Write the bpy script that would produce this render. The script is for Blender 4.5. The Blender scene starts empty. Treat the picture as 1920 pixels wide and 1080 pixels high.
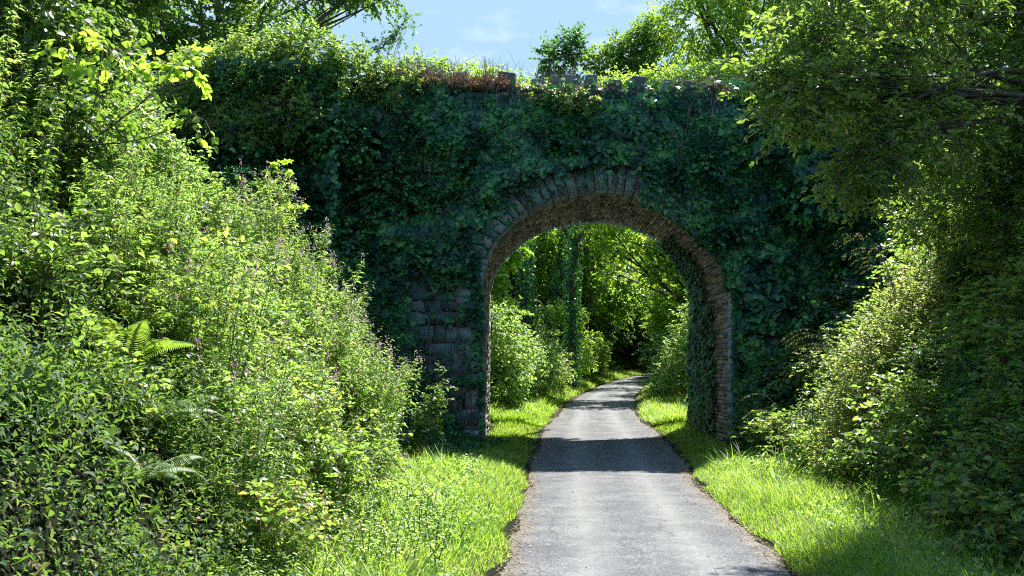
import bpy, math, random
import numpy as np
from mathutils import Vector

random.seed(7)
RNG = np.random.default_rng(7)
SC = bpy.context.scene
COL = SC.collection
PI = math.pi

# ------------------------------------------------------------------ helpers
def link(o):
    COL.objects.link(o); return o

def tag(o, label=None, cat=None, group=None, kind=None):
    if label: o['label'] = label
    if cat: o['category'] = cat
    if group: o['group'] = group
    if kind: o['kind'] = kind
    return o

def empty(name, loc, rz=0.0):
    o = bpy.data.objects.new(name, None); link(o)
    o.empty_display_size = 0.2
    o.location = loc; o.rotation_euler = (0, 0, rz)
    return o

class MB:
    """collects vertices and faces (tris / quads) and makes one mesh"""
    def __init__(s): s.v = []; s.t = []; s.q = []; s.tr = []; s.qr = []; s.n = 0
    def add(s, v, t=None, q=None, tr=None, qr=None):
        v = np.asarray(v, dtype=np.float32).reshape(-1, 3)
        if t is not None and len(t):
            t = np.asarray(t, dtype=np.int32).reshape(-1, 3)
            s.t.append(t + s.n); s.tr.append(np.zeros(len(t)) if tr is None else np.broadcast_to(tr, (len(t),)))
        if q is not None and len(q):
            q = np.asarray(q, dtype=np.int32).reshape(-1, 4)
            s.q.append(q + s.n); s.qr.append(np.zeros(len(q)) if qr is None else np.broadcast_to(qr, (len(q),)))
        s.v.append(v); s.n += len(v)
    def mesh(s, name, mat, smooth=False):
        me = bpy.data.meshes.new(name)
        v = np.concatenate(s.v) if s.v else np.zeros((0, 3), np.float32)
        t = np.concatenate(s.t) if s.t else np.zeros((0, 3), np.int32)
        q = np.concatenate(s.q) if s.q else np.zeros((0, 4), np.int32)
        r = np.concatenate([*s.tr, *s.qr]) if (s.tr or s.qr) else np.zeros(0)
        me.vertices.add(len(v)); me.vertices.foreach_set('co', v.ravel())
        me.loops.add(len(t) * 3 + len(q) * 4)
        me.loops.foreach_set('vertex_index', np.concatenate([t.ravel(), q.ravel()]).astype(np.int32))
        me.polygons.add(len(t) + len(q))
        st = np.concatenate([np.arange(len(t)) * 3, len(t) * 3 + np.arange(len(q)) * 4]).astype(np.int32)
        me.polygons.foreach_set('loop_start', st)
        if smooth: me.polygons.foreach_set('use_smooth', np.ones(len(st), dtype=bool))
        me.update(calc_edges=True)
        a = me.attributes.new('rnd', 'FLOAT', 'FACE'); a.data.foreach_set('value', r.astype(np.float32))
        me.materials.append(mat)
        return me
    def build(s, name, mat, parent=None, smooth=False):
        o = bpy.data.objects.new(name, s.mesh(name, mat, smooth)); link(o)
        if parent is not None: o.parent = parent
        return o

def unit(a):
    return a / np.maximum(np.linalg.norm(a, axis=-1, keepdims=True), 1e-8)

def rdir(n, rng=RNG):
    return unit(rng.normal(size=(n, 3)))

def vnoise(p, scale, seed=0):
    """smooth 3-D value noise 0..1"""
    p = np.asarray(p, dtype=np.float64) * scale + 100.0 + seed * 17.3
    i = np.floor(p).astype(np.int64); f = p - i; f = f * f * (3 - 2 * f)
    def h(a, b, c):
        x = (a * 374761393 + b * 668265263 + c * 2147483647 + seed * 1274126177) & 0xffffffff
        x = ((x ^ (x >> 13)) * 1274126177) & 0xffffffff
        return ((x ^ (x >> 16)) & 0xffff) / 65535.0
    o = 0
    for dx in (0, 1):
        for dy in (0, 1):
            for dz in (0, 1):
                w = (f[..., 0] if dx else 1 - f[..., 0]) * (f[..., 1] if dy else 1 - f[..., 1]) * (f[..., 2] if dz else 1 - f[..., 2])
                o = o + w * h(i[..., 0] + dx, i[..., 1] + dy, i[..., 2] + dz)
    return o

def fbm(p, scale, seed=0, octv=3):
    a = 0; w = .5; tot = 0
    for k in range(octv):
        a = a + w * vnoise(p, scale * 2 ** k, seed + k); tot += w; w *= .5
    return a / tot

# leaf templates: rows u (along), v (across), w (along the normal)
T = {
 'kite': ([(0,0,0),(.4,.5,.10),(1,0,-.10),(.4,-.5,.10)], [(0,1,2),(0,2,3)]),
 'oval': ([(0,0,0),(.22,.40,.07),(.62,.42,.05),(1,0,-.16),(.62,-.42,.05),(.22,-.40,.07),(.5,0,-.02)],
          [(0,6,1),(1,6,2),(2,6,3),(3,6,4),(4,6,5),(5,6,0)]),
 'lance': ([(0,0,0),(.30,.5,.05),(.68,.36,-.02),(1,0,-.20),(.68,-.36,-.02),(.30,-.5,.05)],
           [(0,1,5),(1,2,5),(2,4,5),(2,3,4)]),
 'ivy': ([(0,0,0),(-.12,.30,0),(.22,.58,-.06),(.45,.30,.02),(.62,.44,-.05),(1,0,-.14),(.62,-.44,-.05),(.45,-.30,.02),(.22,-.58,-.06),(-.12,-.30,0)],
         [(0,1,2),(0,2,3),(0,3,7),(3,4,5),(3,5,7),(5,6,7),(0,7,8),(0,8,9)]),
 'maple': ([(0,0,0),(-.05,.42,-.04),(.35,.30,.02),(.55,.62,-.08),(.62,.18,.02),(1,0,-.12),(.62,-.18,.02),(.55,-.62,-.08),(.35,-.30,.02),(-.05,-.42,-.04)],
           [(0,1,2),(0,2,8),(2,3,4),(2,4,8),(4,6,8),(4,5,6),(6,7,8),(0,8,9)]),
 'blade': ([(0,.5,0),(0,-.5,0),(.4,.42,-.06),(.4,-.42,-.06),(.75,.26,-.26),(.75,-.26,-.26),(1,0,-.50)],
           [(0,1,2),(1,3,2),(2,3,4),(3,5,4),(4,5,6)]),
 'bladeup': ([(0,.5,0),(0,-.5,0),(.55,.36,-.04),(.55,-.36,-.04),(1,0,-.18)],
           [(0,1,2),(1,3,2),(2,3,4)]),
}
def leaves(mb, P, D, N, L, W, kind='kite', rnd=None, rng=RNG, bend=1.0):
    P = np.asarray(P, float).reshape(-1, 3); n = len(P)
    if n == 0: return
    D = unit(np.broadcast_to(D, (n, 3))); N = np.broadcast_to(N, (n, 3))
    S = unit(np.cross(N, D) + 1e-6); N = np.cross(D, S)
    L = np.broadcast_to(L, (n,)); W = np.broadcast_to(W, (n,))
    tv, tf = T[kind]; tv = np.array(tv); tf = np.array(tf)
    V = (P[:, None] + D[:, None] * (tv[:, 0][None, :, None] * L[:, None, None])
         + S[:, None] * (tv[:, 1][None, :, None] * W[:, None, None])
         + N[:, None] * (tv[:, 2][None, :, None] * (L * bend)[:, None, None]))
    F = tf[None] + (np.arange(n) * len(tv))[:, None, None]
    if rnd is None: rnd = rng.random(n)
    mb.add(V.reshape(-1, 3), t=F.reshape(-1, 3), tr=np.repeat(rnd, len(tf)))

def tube(mb, pts, r0, r1=None, sides=6, rnd=0.5, cap=False):
    pts = np.asarray(pts, float); n = len(pts)
    r = np.linspace(r0, r0 if r1 is None else r1, n) if np.isscalar(r0) else np.asarray(r0)
    tg = unit(np.gradient(pts, axis=0))
    ref = np.array([0.3, 0.9, 0.1]) if abs(tg[0][2]) > .7 else np.array([0, 0, 1.0])
    a = unit(np.cross(tg, ref)); b = np.cross(tg, a)
    th = np.arange(sides) / sides * 2 * PI
    V = pts[:, None] + r[:, None, None] * (a[:, None] * np.cos(th)[None, :, None] + b[:, None] * np.sin(th)[None, :, None])
    q = []
    for i in range(n - 1):
        for j in range(sides):
            k = (j + 1) % sides
            q.append((i * sides + j, i * sides + k, (i + 1) * sides + k, (i + 1) * sides + j))
    mb.add(V.reshape(-1, 3), q=q, qr=rnd)

def threads(mb, A, B, r, sag=0.0, rnd=0.5):
    """many thin three-sided twigs from A to B at once"""
    A = np.asarray(A, float); B = np.asarray(B, float); n = len(A)
    if n == 0: return
    M = (A + B) / 2 + np.array([0, 0, 1.0]) * sag
    d = unit(B - A); ref = np.where(np.abs(d[:, 2:3]) > .8, np.array([[1.0, 0, 0]]), np.array([[0, 0, 1.0]]))
    a = unit(np.cross(d, ref)); b = np.cross(d, a)
    V = []
    for P, rr in ((A, r), (M, r * .8), (B, r * .35)):
        rr = np.broadcast_to(rr, (n,))[:, None]
        for th in (0, 2.094, 4.189):
            V.append(P + (a * math.cos(th) + b * math.sin(th)) * rr)
    V = np.stack(V, 1)
    q = np.array([(i * 3 + j, i * 3 + (j + 1) % 3, (i + 1) * 3 + (j + 1) % 3, (i + 1) * 3 + j) for i in range(2) for j in range(3)])
    F = q[None] + (np.arange(n) * 9)[:, None, None]
    mb.add(V.reshape(-1, 3), q=F.reshape(-1, 4), qr=rnd)

def box(mb, c, s, rz=0.0, jit=0.0, rnd=0.5, tilt=0.0, rng=RNG):
    """box with slightly uneven corners and chamfered look"""
    x, y, z = s[0] / 2, s[1] / 2, s[2] / 2
    V = np.array([(sx * x, sy * y, sz * z) for sz in (-1, 1) for sy in (-1, 1) for sx in (-1, 1)], float)
    if jit: V += rng.normal(scale=jit, size=V.shape)
    if tilt:
        ct, stt = math.cos(tilt), math.sin(tilt)
        V = V @ np.array([[ct, 0, -stt], [0, 1, 0], [stt, 0, ct]])
    cz, sz_ = math.cos(rz), math.sin(rz)
    V = V @ np.array([[cz, sz_, 0], [-sz_, cz, 0], [0, 0, 1]])
    V += np.array(c)
    mb.add(V, q=[(0,2,3,1),(4,5,7,6),(0,1,5,4),(2,6,7,3),(0,4,6,2),(1,3,7,5)], qr=rnd)

def bez(a, b, c, n=8):
    t = np.linspace(0, 1, n)[:, None]; a, b, c = map(np.array, (a, b, c))
    return (1 - t) ** 2 * a + 2 * t * (1 - t) * b + t * t * c

# ------------------------------------------------------------------ materials
class NT:
    def __init__(s, nt): s.nt = nt; s.n = nt.nodes; s.l = nt.links
    def new(s, t, **k):
        n = s.n.new(t)
        for a, b in k.items():
            if a.startswith('i_'):
                key = a[2:].replace('_', ' '); n.inputs[key].default_value = b
            else: setattr(n, a, b)
        return n
    def c(s, a, b): s.l.new(a, b)
    def ramp(s, stops, interp='LINEAR'):
        r = s.n.new('ShaderNodeValToRGB'); e = r.color_ramp.elements; r.color_ramp.interpolation = interp
        while len(e) > 1: e.remove(e[-1])
        e[0].position = stops[0][0]; e[0].color = (*stops[0][1], 1)
        for p, c in stops[1:]:
            x = e.new(p); x.color = (*c, 1)
        return r
    def math(s, op, a, b=None):
        m = s.n.new('ShaderNodeMath'); m.operation = op
        for i, v in enumerate((a, b)):
            if v is None: continue
            if isinstance(v, (int, float)): m.inputs[i].default_value = v
            else: s.c(v, m.inputs[i])
        return m.outputs[0]
    def mix(s, f, a, b, blend='MIX'):
        m = s.n.new('ShaderNodeMix'); m.data_type = 'RGBA'; m.blend_type = blend
        for inp, v in ((m.inputs['Factor'], f), (m.inputs['A'], a), (m.inputs['B'], b)):
            if isinstance(v, (int, float)): inp.default_value = v
            elif isinstance(v, tuple): inp.default_value = (*v, 1)
            else: s.c(v, inp)
        return m.outputs['Result']

def newmat(name):
    m = bpy.data.materials.new(name); m.use_nodes = True; m.node_tree.nodes.clear()
    return m, NT(m.node_tree)

def leaf_mat(name, stops, trans=(.30, .50, .04), tmix=.45, rough=.42, spec=.5, clump=.6, nsc=.9, tgain=1.7):
    m, t = newmat(name)
    at = t.new('ShaderNodeAttribute', attribute_name='rnd')
    oi = t.new('ShaderNodeObjectInfo')
    geo = t.new('ShaderNodeNewGeometry')
    no = t.new('ShaderNodeTexNoise', i_Scale=nsc, i_Detail=2.0); t.c(geo.outputs['Position'], no.inputs['Vector'])
    v = t.math('ADD', at.outputs['Fac'], t.math('MULTIPLY', t.math('SUBTRACT', no.outputs['Fac'], .5), clump * 1.6))
    v = t.math('ADD', v, t.math('MULTIPLY', t.math('SUBTRACT', oi.outputs['Random'], .5), .25))
    r = t.ramp(stops); t.c(v, r.inputs[0])
    p = t.new('ShaderNodeBsdfPrincipled'); p.inputs['Roughness'].default_value = rough
    p.inputs['Specular IOR Level'].default_value = spec
    t.c(r.outputs[0], p.inputs['Base Color'])
    tr = t.new('ShaderNodeBsdfTranslucent')
    # light through a leaf is yellower than light off it
    tc = t.mix(.55, r.outputs[0], trans)
    tc2 = t.mix(1.0, tc, (tgain, tgain, tgain * .8), 'MULTIPLY')
    t.c(tc2, tr.inputs['Color'])
    mx = t.new('ShaderNodeMixShader'); mx.inputs[0].default_value = tmix
    t.c(p.outputs[0], mx.inputs[1]); t.c(tr.outputs[0], mx.inputs[2])
    out = t.new('ShaderNodeOutputMaterial'); t.c(mx.outputs[0], out.inputs[0])
    return m

def bark_mat(name, a, b, scale=6):
    m, t = newmat(name)
    tc = t.new('ShaderNodeTexCoord'); mp = t.new('ShaderNodeMapping'); mp.inputs['Scale'].default_value = (1, 1, .25)
    t.c(tc.outputs['Object'], mp.inputs[0])
    n = t.new('ShaderNodeTexNoise', i_Scale=scale * 2.0, i_Detail=6.0, i_Roughness=.65); t.c(mp.outputs[0], n.inputs['Vector'])
    r = t.ramp([(.3, a), (.7, b)]); t.c(n.outputs['Fac'], r.inputs[0])
    bp = t.new('ShaderNodeBump', i_Strength=.7, i_Distance=.03); t.c(n.outputs['Fac'], bp.inputs['Height'])
    p = t.new('ShaderNodeBsdfPrincipled', i_Roughness=.9); t.c(r.outputs[0], p.inputs['Base Color']); t.c(bp.outputs[0], p.inputs['Normal'])
    out = t.new('ShaderNodeOutputMaterial'); t.c(p.outputs[0], out.inputs[0])
    return m

def stone_mat(name, stops, scale=5, moss=.3, rough=.9):
    m, t = newmat(name)
    at = t.new('ShaderNodeAttribute', attribute_name='rnd')
    geo = t.new('ShaderNodeNewGeometry')
    n1 = t.new('ShaderNodeTexNoise', i_Scale=scale, i_Detail=8.0, i_Roughness=.7); t.c(geo.outputs['Position'], n1.inputs['Vector'])
    n2 = t.new('ShaderNodeTexNoise', i_Scale=1.3, i_Detail=4.0); t.c(geo.outputs['Position'], n2.inputs['Vector'])
    v = t.math('ADD', t.math('MULTIPLY', at.outputs['Fac'], .6), t.math('MULTIPLY', n1.outputs['Fac'], .55))
    r = t.ramp(stops); t.c(t.math('SUBTRACT', v, .08), r.inputs[0])
    mr = t.ramp([(.52, (0, 0, 0)), (.68, (1, 1, 1))]); t.c(n2.outputs['Fac'], mr.inputs[0])
    col = t.mix(t.math('MULTIPLY', mr.outputs[0], moss), r.outputs[0], (.05, .08, .03))
    vo = t.new('ShaderNodeTexVoronoi', i_Scale=scale * 5.0); t.c(geo.outputs['Position'], vo.inputs['Vector'])
    lich = t.ramp([(.0, (1, 1, 1)), (.16, (0, 0, 0))]); t.c(vo.outputs['Distance'], lich.inputs[0])
    col = t.mix(t.math('MULTIPLY', lich.outputs[0], .28), col, (.42, .42, .36))
    bp = t.new('ShaderNodeBump', i_Strength=.8, i_Distance=.03); t.c(n1.outputs['Fac'], bp.inputs['Height'])
    p = t.new('ShaderNodeBsdfPrincipled', i_Roughness=rough); t.c(col, p.inputs['Base Color']); t.c(bp.outputs[0], p.inputs['Normal'])
    out = t.new('ShaderNodeOutputMaterial'); t.c(p.outputs[0], out.inputs[0])
    return m

G = {}
G['herb'] = leaf_mat('herb_leaf', [(0, (.030, .09, .025)), (.42, (.090, .20, .045)), (.75, (.22, .34, .10)), (1, (.42, .42, .18))], trans=(.42, .62, .12), tmix=.52)
G['herbdark'] = leaf_mat('nettle_leaf', [(0, (.018, .065, .024)), (.5, (.045, .14, .035)), (.85, (.12, .22, .06)), (1, (.32, .32, .08))], trans=(.34, .54, .08), tmix=.45, tgain=1.35)
G['bramble'] = leaf_mat('bramble_leaf', [(0, (.02, .07, .025)), (.5, (.06, .155, .04)), (.9, (.20, .28, .10)), (1, (.36, .22, .09))], trans=(.38, .54, .08), rough=.36, tmix=.5)
G['fern'] = leaf_mat('fern_leaf', [(0, (.05, .12, .02)), (.7, (.10, .19, .03)), (1, (.25, .28, .05))], trans=(.36, .52, .06), rough=.5)
G['grass'] = leaf_mat('grass_blade', [(0, (.04, .11, .02)), (.45, (.10, .21, .025)), (.8, (.21, .32, .05)), (.93, (.34, .36, .12)), (1, (.50, .42, .24))], trans=(.42, .62, .05), tmix=.5, rough=.45)
G['grassdry'] = leaf_mat('dry_grass_blade', [(0, (.14, .17, .05)), (.5, (.24, .22, .09)), (1, (.38, .30, .16))], trans=(.4, .4, .15), tmix=.35, rough=.6)
G['ivy'] = leaf_mat('ivy_leaf', [(0, (.006, .042, .026)), (.42, (.016, .10, .048)), (.75, (.045, .23, .075)), (1, (.12, .34, .08))], trans=(.12, .30, .03), tmix=.25, rough=.38, spec=.5, clump=1.3, nsc=1.7)
G['ash'] = leaf_mat('tree_leaf', [(0, (.018, .07, .022)), (.5, (.042, .125, .03)), (.85, (.10, .21, .04)), (1, (.24, .30, .06))], trans=(.36, .56, .06), tmix=.5)
G['maple'] = leaf_mat('maple_leaf', [(0, (.03, .10, .025)), (.45, (.085, .20, .03)), (.85, (.18, .31, .05)), (1, (.32, .36, .07))], trans=(.48, .68, .07), tmix=.58)
G['willow'] = leaf_mat('willow_leaf', [(0, (.010, .048, .025)), (.48, (.030, .10, .036)), (.75, (.11, .20, .050)), (1, (.32, .36, .10))], tgain=1.6, clump=1.0, nsc=1.8, trans=(.38, .54, .07), rough=.33, spec=.6, tmix=.5)
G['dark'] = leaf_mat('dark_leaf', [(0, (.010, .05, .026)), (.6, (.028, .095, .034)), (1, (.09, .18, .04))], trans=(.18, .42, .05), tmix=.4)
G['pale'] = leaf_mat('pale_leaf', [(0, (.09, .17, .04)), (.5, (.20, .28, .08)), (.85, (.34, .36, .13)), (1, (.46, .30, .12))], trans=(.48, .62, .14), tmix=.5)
G['under'] = leaf_mat('undergrowth_leaf', [(0, (.012, .045, .018)), (.5, (.034, .105, .030)), (.85, (.12, .21, .06)), (1, (.32, .26, .10))], trans=(.30, .50, .07), tmix=.42, tgain=1.3, rough=.58, spec=.35)
G['hazel'] = leaf_mat('hazel_leaf', [(0, (.010, .045, .020)), (.55, (.030, .095, .028)), (.82, (.09, .19, .045)), (1, (.30, .36, .08))], trans=(.34, .56, .06), tmix=.45, tgain=1.35, clump=.9, nsc=1.6)
G['litter'] = leaf_mat('litter_leaf', [(0, (.16, .11, .06)), (.5, (.30, .22, .13)), (1, (.46, .38, .24))], trans=(.2, .12, .05), tmix=.1, rough=.8)
G['dead'] = leaf_mat('dead_leaf', [(0, (.10, .05, .03)), (.5, (.20, .11, .06)), (1, (.34, .21, .12))], trans=(.3, .16, .07), tmix=.25, rough=.8)
G['pink'] = leaf_mat('pink_petal', [(0, (.45, .15, .38)), (1, (.65, .34, .55))], trans=(.7, .3, .6), tmix=.3, rough=.6, clump=.1)
G['fluff'] = leaf_mat('seed_fluff', [(0, (.36, .28, .26)), (1, (.55, .42, .42))], trans=(.6, .5, .5), tmix=.3, rough=.8, clump=.1)
B = {}
B['bark'] = bark_mat('bark', (.05, .04, .03), (.14, .12, .09))
B['stem'] = bark_mat('green_stem', (.07, .11, .03), (.15, .16, .05), 12)
B['redstem'] = bark_mat('red_stem', (.12, .06, .03), (.20, .14, .07), 12)
B['twig'] = bark_mat('dry_twig', (.16, .12, .10), (.30, .24, .20), 12)
S = {}
S['wall'] = stone_mat('wall_stone', [(.1, (.06, .11, .14)), (.5, (.11, .19, .23)), (.8, (.19, .29, .32)), (1, (.36, .42, .42))], 5)
S['ring'] = stone_mat('ring_stone', [(.1, (.18, .26, .33)), (.5, (.31, .41, .49)), (1, (.54, .60, .64))], 6, moss=.1)
S['lining'] = stone_mat('lining_stone', [(.1, (.09, .078, .06)), (.4, (.24, .21, .165)), (.7, (.42, .37, .29)), (1, (.60, .54, .44))], 4, moss=.2)
S['coping'] = stone_mat('coping_stone', [(.1, (.06, .065, .07)), (.5, (.12, .125, .13)), (1, (.26, .25, .24))], 8, moss=.4)
S['mortar'] = stone_mat('mortar', [(.1, (.05, .055, .06)), (.5, (.09, .095, .10)), (1, (.16, .16, .16))], 9, moss=.2)

def soil_mat():
    m, t = newmat('soil')
    geo = t.new('ShaderNodeNewGeometry')
    n = t.new('ShaderNodeTexNoise', i_Scale=2.5, i_Detail=10.0, i_Roughness=.7); t.c(geo.outputs['Position'], n.inputs['Vector'])
    r = t.ramp([(.3, (.008, .010, .005)), (.5, (.014, .018, .008)), (.7, (.030, .030, .016))]); t.c(n.outputs['Fac'], r.inputs[0])
    bp = t.new('ShaderNodeBump', i_Strength=1.0, i_Distance=.06); t.c(n.outputs['Fac'], bp.inputs['Height'])
    p = t.new('ShaderNodeBsdfPrincipled', i_Roughness=.95); p.inputs['Specular IOR Level'].default_value = .1; t.c(r.outputs[0], p.inputs['Base Color']); t.c(bp.outputs[0], p.inputs['Normal'])
    out = t.new('ShaderNodeOutputMaterial'); t.c(p.outputs[0], out.inputs[0]); return m

def path_mat():
    m, t = newmat('worn_tarmac')
    geo = t.new('ShaderNodeNewGeometry')
    uv = t.new('ShaderNodeAttribute', attribute_name='across')       # -1 .. 1 across the path
    fine = t.new('ShaderNodeTexNoise', i_Scale=55.0, i_Detail=3.0, i_Roughness=.7); t.c(geo.outputs['Position'], fine.inputs['Vector'])
    vo = t.new('ShaderNodeTexVoronoi', i_Scale=70.0); t.c(geo.outputs['Position'], vo.inputs['Vector'])
    med = t.new('ShaderNodeTexNoise', i_Scale=2.2, i_Detail=6.0, i_Roughness=.6); t.c(geo.outputs['Position'], med.inputs['Vector'])
    base = t.ramp([(.22, (.065, .066, .071)), (.5, (.148, .149, .155)), (.78, (.29, .29, .29))])
    v = t.math('ADD', t.math('MULTIPLY', fine.outputs['Fac'], .62), t.math('MULTIPLY', vo.outputs['Color'], .30))
    v = t.math('ADD', v, t.math('MULTIPLY', t.math('SUBTRACT', med.outputs['Fac'], .5), .45))
    t.c(t.math('ADD', t.math('MULTIPLY', t.math('SUBTRACT', v, .5), 1.5), .52), base.inputs[0])
    ab = t.math('ABSOLUTE', uv.outputs['Fac'])
    # two paler worn wheel lines
    wl = t.ramp([(.12, (0, 0, 0)), (.40, (1, 1, 1)), (.62, (0, 0, 0))]); t.c(ab, wl.inputs[0])
    col = t.mix(t.math('MULTIPLY', wl.outputs[0], .45), base.outputs[0], (.32, .315, .305))
    # soil and moss creeping in at the edges
    en = t.math('ADD', ab, t.math('MULTIPLY', t.math('SUBTRACT', med.outputs['Fac'], .5), .45))
    er = t.ramp([(.78, (0, 0, 0)), (.98, (1, 1, 1))]); t.c(en, er.inputs[0])
    col = t.mix(t.math('MULTIPLY', er.outputs[0], .75), col, (.24, .20, .155))
    # a few fine cracks and a darker repair
    wv = t.new('ShaderNodeTexNoise', i_Scale=3.0, i_Detail=3.0); t.c(geo.outputs['Position'], wv.inputs['Vector'])
    wp = t.mix(.25, geo.outputs['Position'], wv.outputs['Color'], 'ADD')
    ck = t.new('ShaderNodeTexVoronoi', i_Scale=.75, feature='DISTANCE_TO_EDGE'); t.c(wp, ck.inputs['Vector'])
    cm = t.ramp([(.0, (1, 1, 1)), (.010, (0, 0, 0))]); t.c(ck.outputs['Distance'], cm.inputs[0])
    col = t.mix(t.math('MULTIPLY', cm.outputs[0], .55), col, (.05, .048, .045))
    st = t.new('ShaderNodeTexNoise', i_Scale=.9, i_Detail=5.0, i_Roughness=.7); t.c(wp, st.inputs['Vector'])
    sr = t.ramp([(.52, (0, 0, 0)), (.62, (1, 1, 1))]); t.c(st.outputs['Fac'], sr.inputs[0])
    col = t.mix(t.math('MULTIPLY', sr.outputs[0], .40), col, (.07, .072, .078))
    bp = t.new('ShaderNodeBump', i_Strength=.9, i_Distance=.014); t.c(v, bp.inputs['Height'])
    p = t.new('ShaderNodeBsdfPrincipled', i_Roughness=.88); p.inputs['Specular IOR Level'].default_value = .3
    t.c(col, p.inputs['Base Color']); t.c(bp.outputs[0], p.inputs['Normal'])
    out = t.new('ShaderNodeOutputMaterial'); t.c(p.outputs[0], out.inputs[0]); return m

# ------------------------------------------------------------------ lie of the land
_y = np.linspace(-20, 260, 1401)
def _sm(v, n=25):
    k = np.hanning(n); k /= k.sum(); return np.convolve(np.pad(v, n // 2, 'edge'), k, 'valid')
_c = _sm(np.interp(_y, [-20, 0, 7.7, 14.3, 20, 24.4, 29, 37, 46, 57, 69, 80, 100, 260], [-.9, .5, .95, 1.21, 1.6, 1.75, 2.04, 3.05, 4.6, 6.7, 9.7, 13.8, 24, 112]))
_z = _sm(np.interp(_y, [-20, 20, 24, 29, 46, 69, 80, 140, 260], [0, 0, .1, .36, .86, 1.25, 1.40, 2.2, 3.4]))
def cy(y): return np.interp(y, _y, _c)
def zp(y): return np.interp(y, _y, _z)
def hw(y): return np.interp(y, [0, 14, 17, 24, 27, 40, 80], [1.10, 1.10, 1.28, 1.32, 1.12, 1.05, 1.05])
def offl(y): return np.interp(y, [0, 8, 11, 14, 17, 20, 24.4, 30, 60, 90], [2.5, 2.6, 2.9, 3.25, 3.3, 2.6, 2.5, 2.5, 2.3, 2.2])
def offr(y): return np.interp(y, [0, 10, 14, 20, 24.4, 30, 60, 90], [2.8, 2.6, 2.6, 2.5, 2.4, 2.3, 2.2, 2.2])
def bank_d(x, y):
    c = cy(y); return np.maximum(c - offl(y) - x, x - c - offr(y))
def ground_z(x, y):
    x = np.asarray(x, float); y = np.asarray(y, float)
    d = np.maximum(bank_d(x, y), 0)
    left = x < cy(y)
    slope = np.where(left, 1.30, 1.20)
    h = 6.1 * np.tanh(d * slope / 6.1) * (1 - np.exp(-d * 3.0))
    p = np.stack([x, y, np.zeros_like(x)], -1)
    h = h + (fbm(p, .55, 3) - .5) * np.clip(d, 0, 1.5) * .9 + np.clip(d - 8, 0, 80) * .02 * (fbm(p, .05, 5) * 2)
    verge = np.clip((np.abs(x - cy(y)) - hw(y) - .1) / .6, 0, 1)
    return zp(y) + h + verge * .05 + (fbm(p, 2.5, 9) - .5) * .07 * verge

def ground_n(x, y):
    e = .15
    return unit(np.stack([-(ground_z(x + e, y) - ground_z(x - e, y)) / (2 * e), -(ground_z(x, y + e) - ground_z(x, y - e)) / (2 * e), np.ones_like(x)], -1))

def make_ground():
    ys = np.concatenate([np.arange(-12, 40, .35), np.arange(40, 110, 1.0), np.array([110, 120, 135, 160, 200, 260.])])
    off = np.concatenate([np.array([-260, -150, -90, -60, -42]), np.arange(-30, -12, 2.0), np.arange(-12, 12.01, .3), np.arange(14, 31, 2.0), np.array([42, 60, 90, 150, 260])])
    Y, O = np.meshgrid(ys, off, indexing='ij'); X = cy(Y) + O
    Z = ground_z(X, Y)
    V = np.stack([X, Y, Z], -1).reshape(-1, 3); nx = len(off)
    i, j = np.meshgrid(np.arange(len(ys) - 1), np.arange(nx - 1), indexing='ij'); a = (i * nx + j).ravel()
    mb = MB(); mb.add(V, q=np.stack([a, a + 1, a + nx + 1, a + nx], 1))
    o = mb.build('ground', soil_mat(), smooth=True); tag(o, kind='structure')
def make_path():
    ys = np.concatenate([np.arange(-12, 40, .35 / 3), np.arange(40, 110, 1 / 3)])
    us = np.linspace(-1, 1, 21)
    Y, U = np.meshgrid(ys, us, indexing='ij')
    w = hw(Y) + np.interp(Y, [24, 28], [.10, .0])
    p = np.stack([Y, U * 0 + 3 * (U > 0), Y * 0], -1)
    w = w + (fbm(p, 1.6, 4, 4) - .5) * .30 * np.abs(U) ** 6
    X = cy(Y) + U * w
    Z = zp(Y) + .012 + .02 * (1 - U ** 2) + np.where(np.abs(U) > .99, -.03, 0)
    n = len(us); i, j = np.meshgrid(np.arange(len(ys) - 1), np.arange(n - 1), indexing='ij'); a = (i * n + j).ravel()
    mb = MB(); mb.add(np.stack([X, Y, Z], -1).reshape(-1, 3), q=np.stack([a, a + 1, a + n + 1, a + n], 1))
    o = mb.build('path', path_mat(), smooth=True); tag(o, kind='structure')
    at = o.data.attributes.new('across', 'FLOAT', 'POINT'); at.data.foreach_set('value', np.broadcast_to(U, Y.shape).astype(np.float32).ravel())
make_ground(); make_path()

# ------------------------------------------------------------------ the bridge
BY0, BY1 = 20.0, 24.4
AX0, AX1, ASP, AB = -.885, 4.10, 3.2, 1.94
ACX, AA = (AX0 + AX1) / 2, (AX1 - AX0) / 2
def arch_pt(t, grow=0.0):            # t 0..1 left spring to right spring
    a = PI * (1 - t); return ACX + (AA + grow) * math.cos(a), ASP + (AB + grow) * math.sin(a)
def in_arch(x, z, g=0.0):
    if abs(x - ACX) >= AA + g: return False
    if z <= ASP: return True
    return ((x - ACX) / (AA + g)) ** 2 + ((z - ASP) / (AB + g)) ** 2 < 1
def par_top(x): return 7.16 - (x + 1.7) * .028

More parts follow.
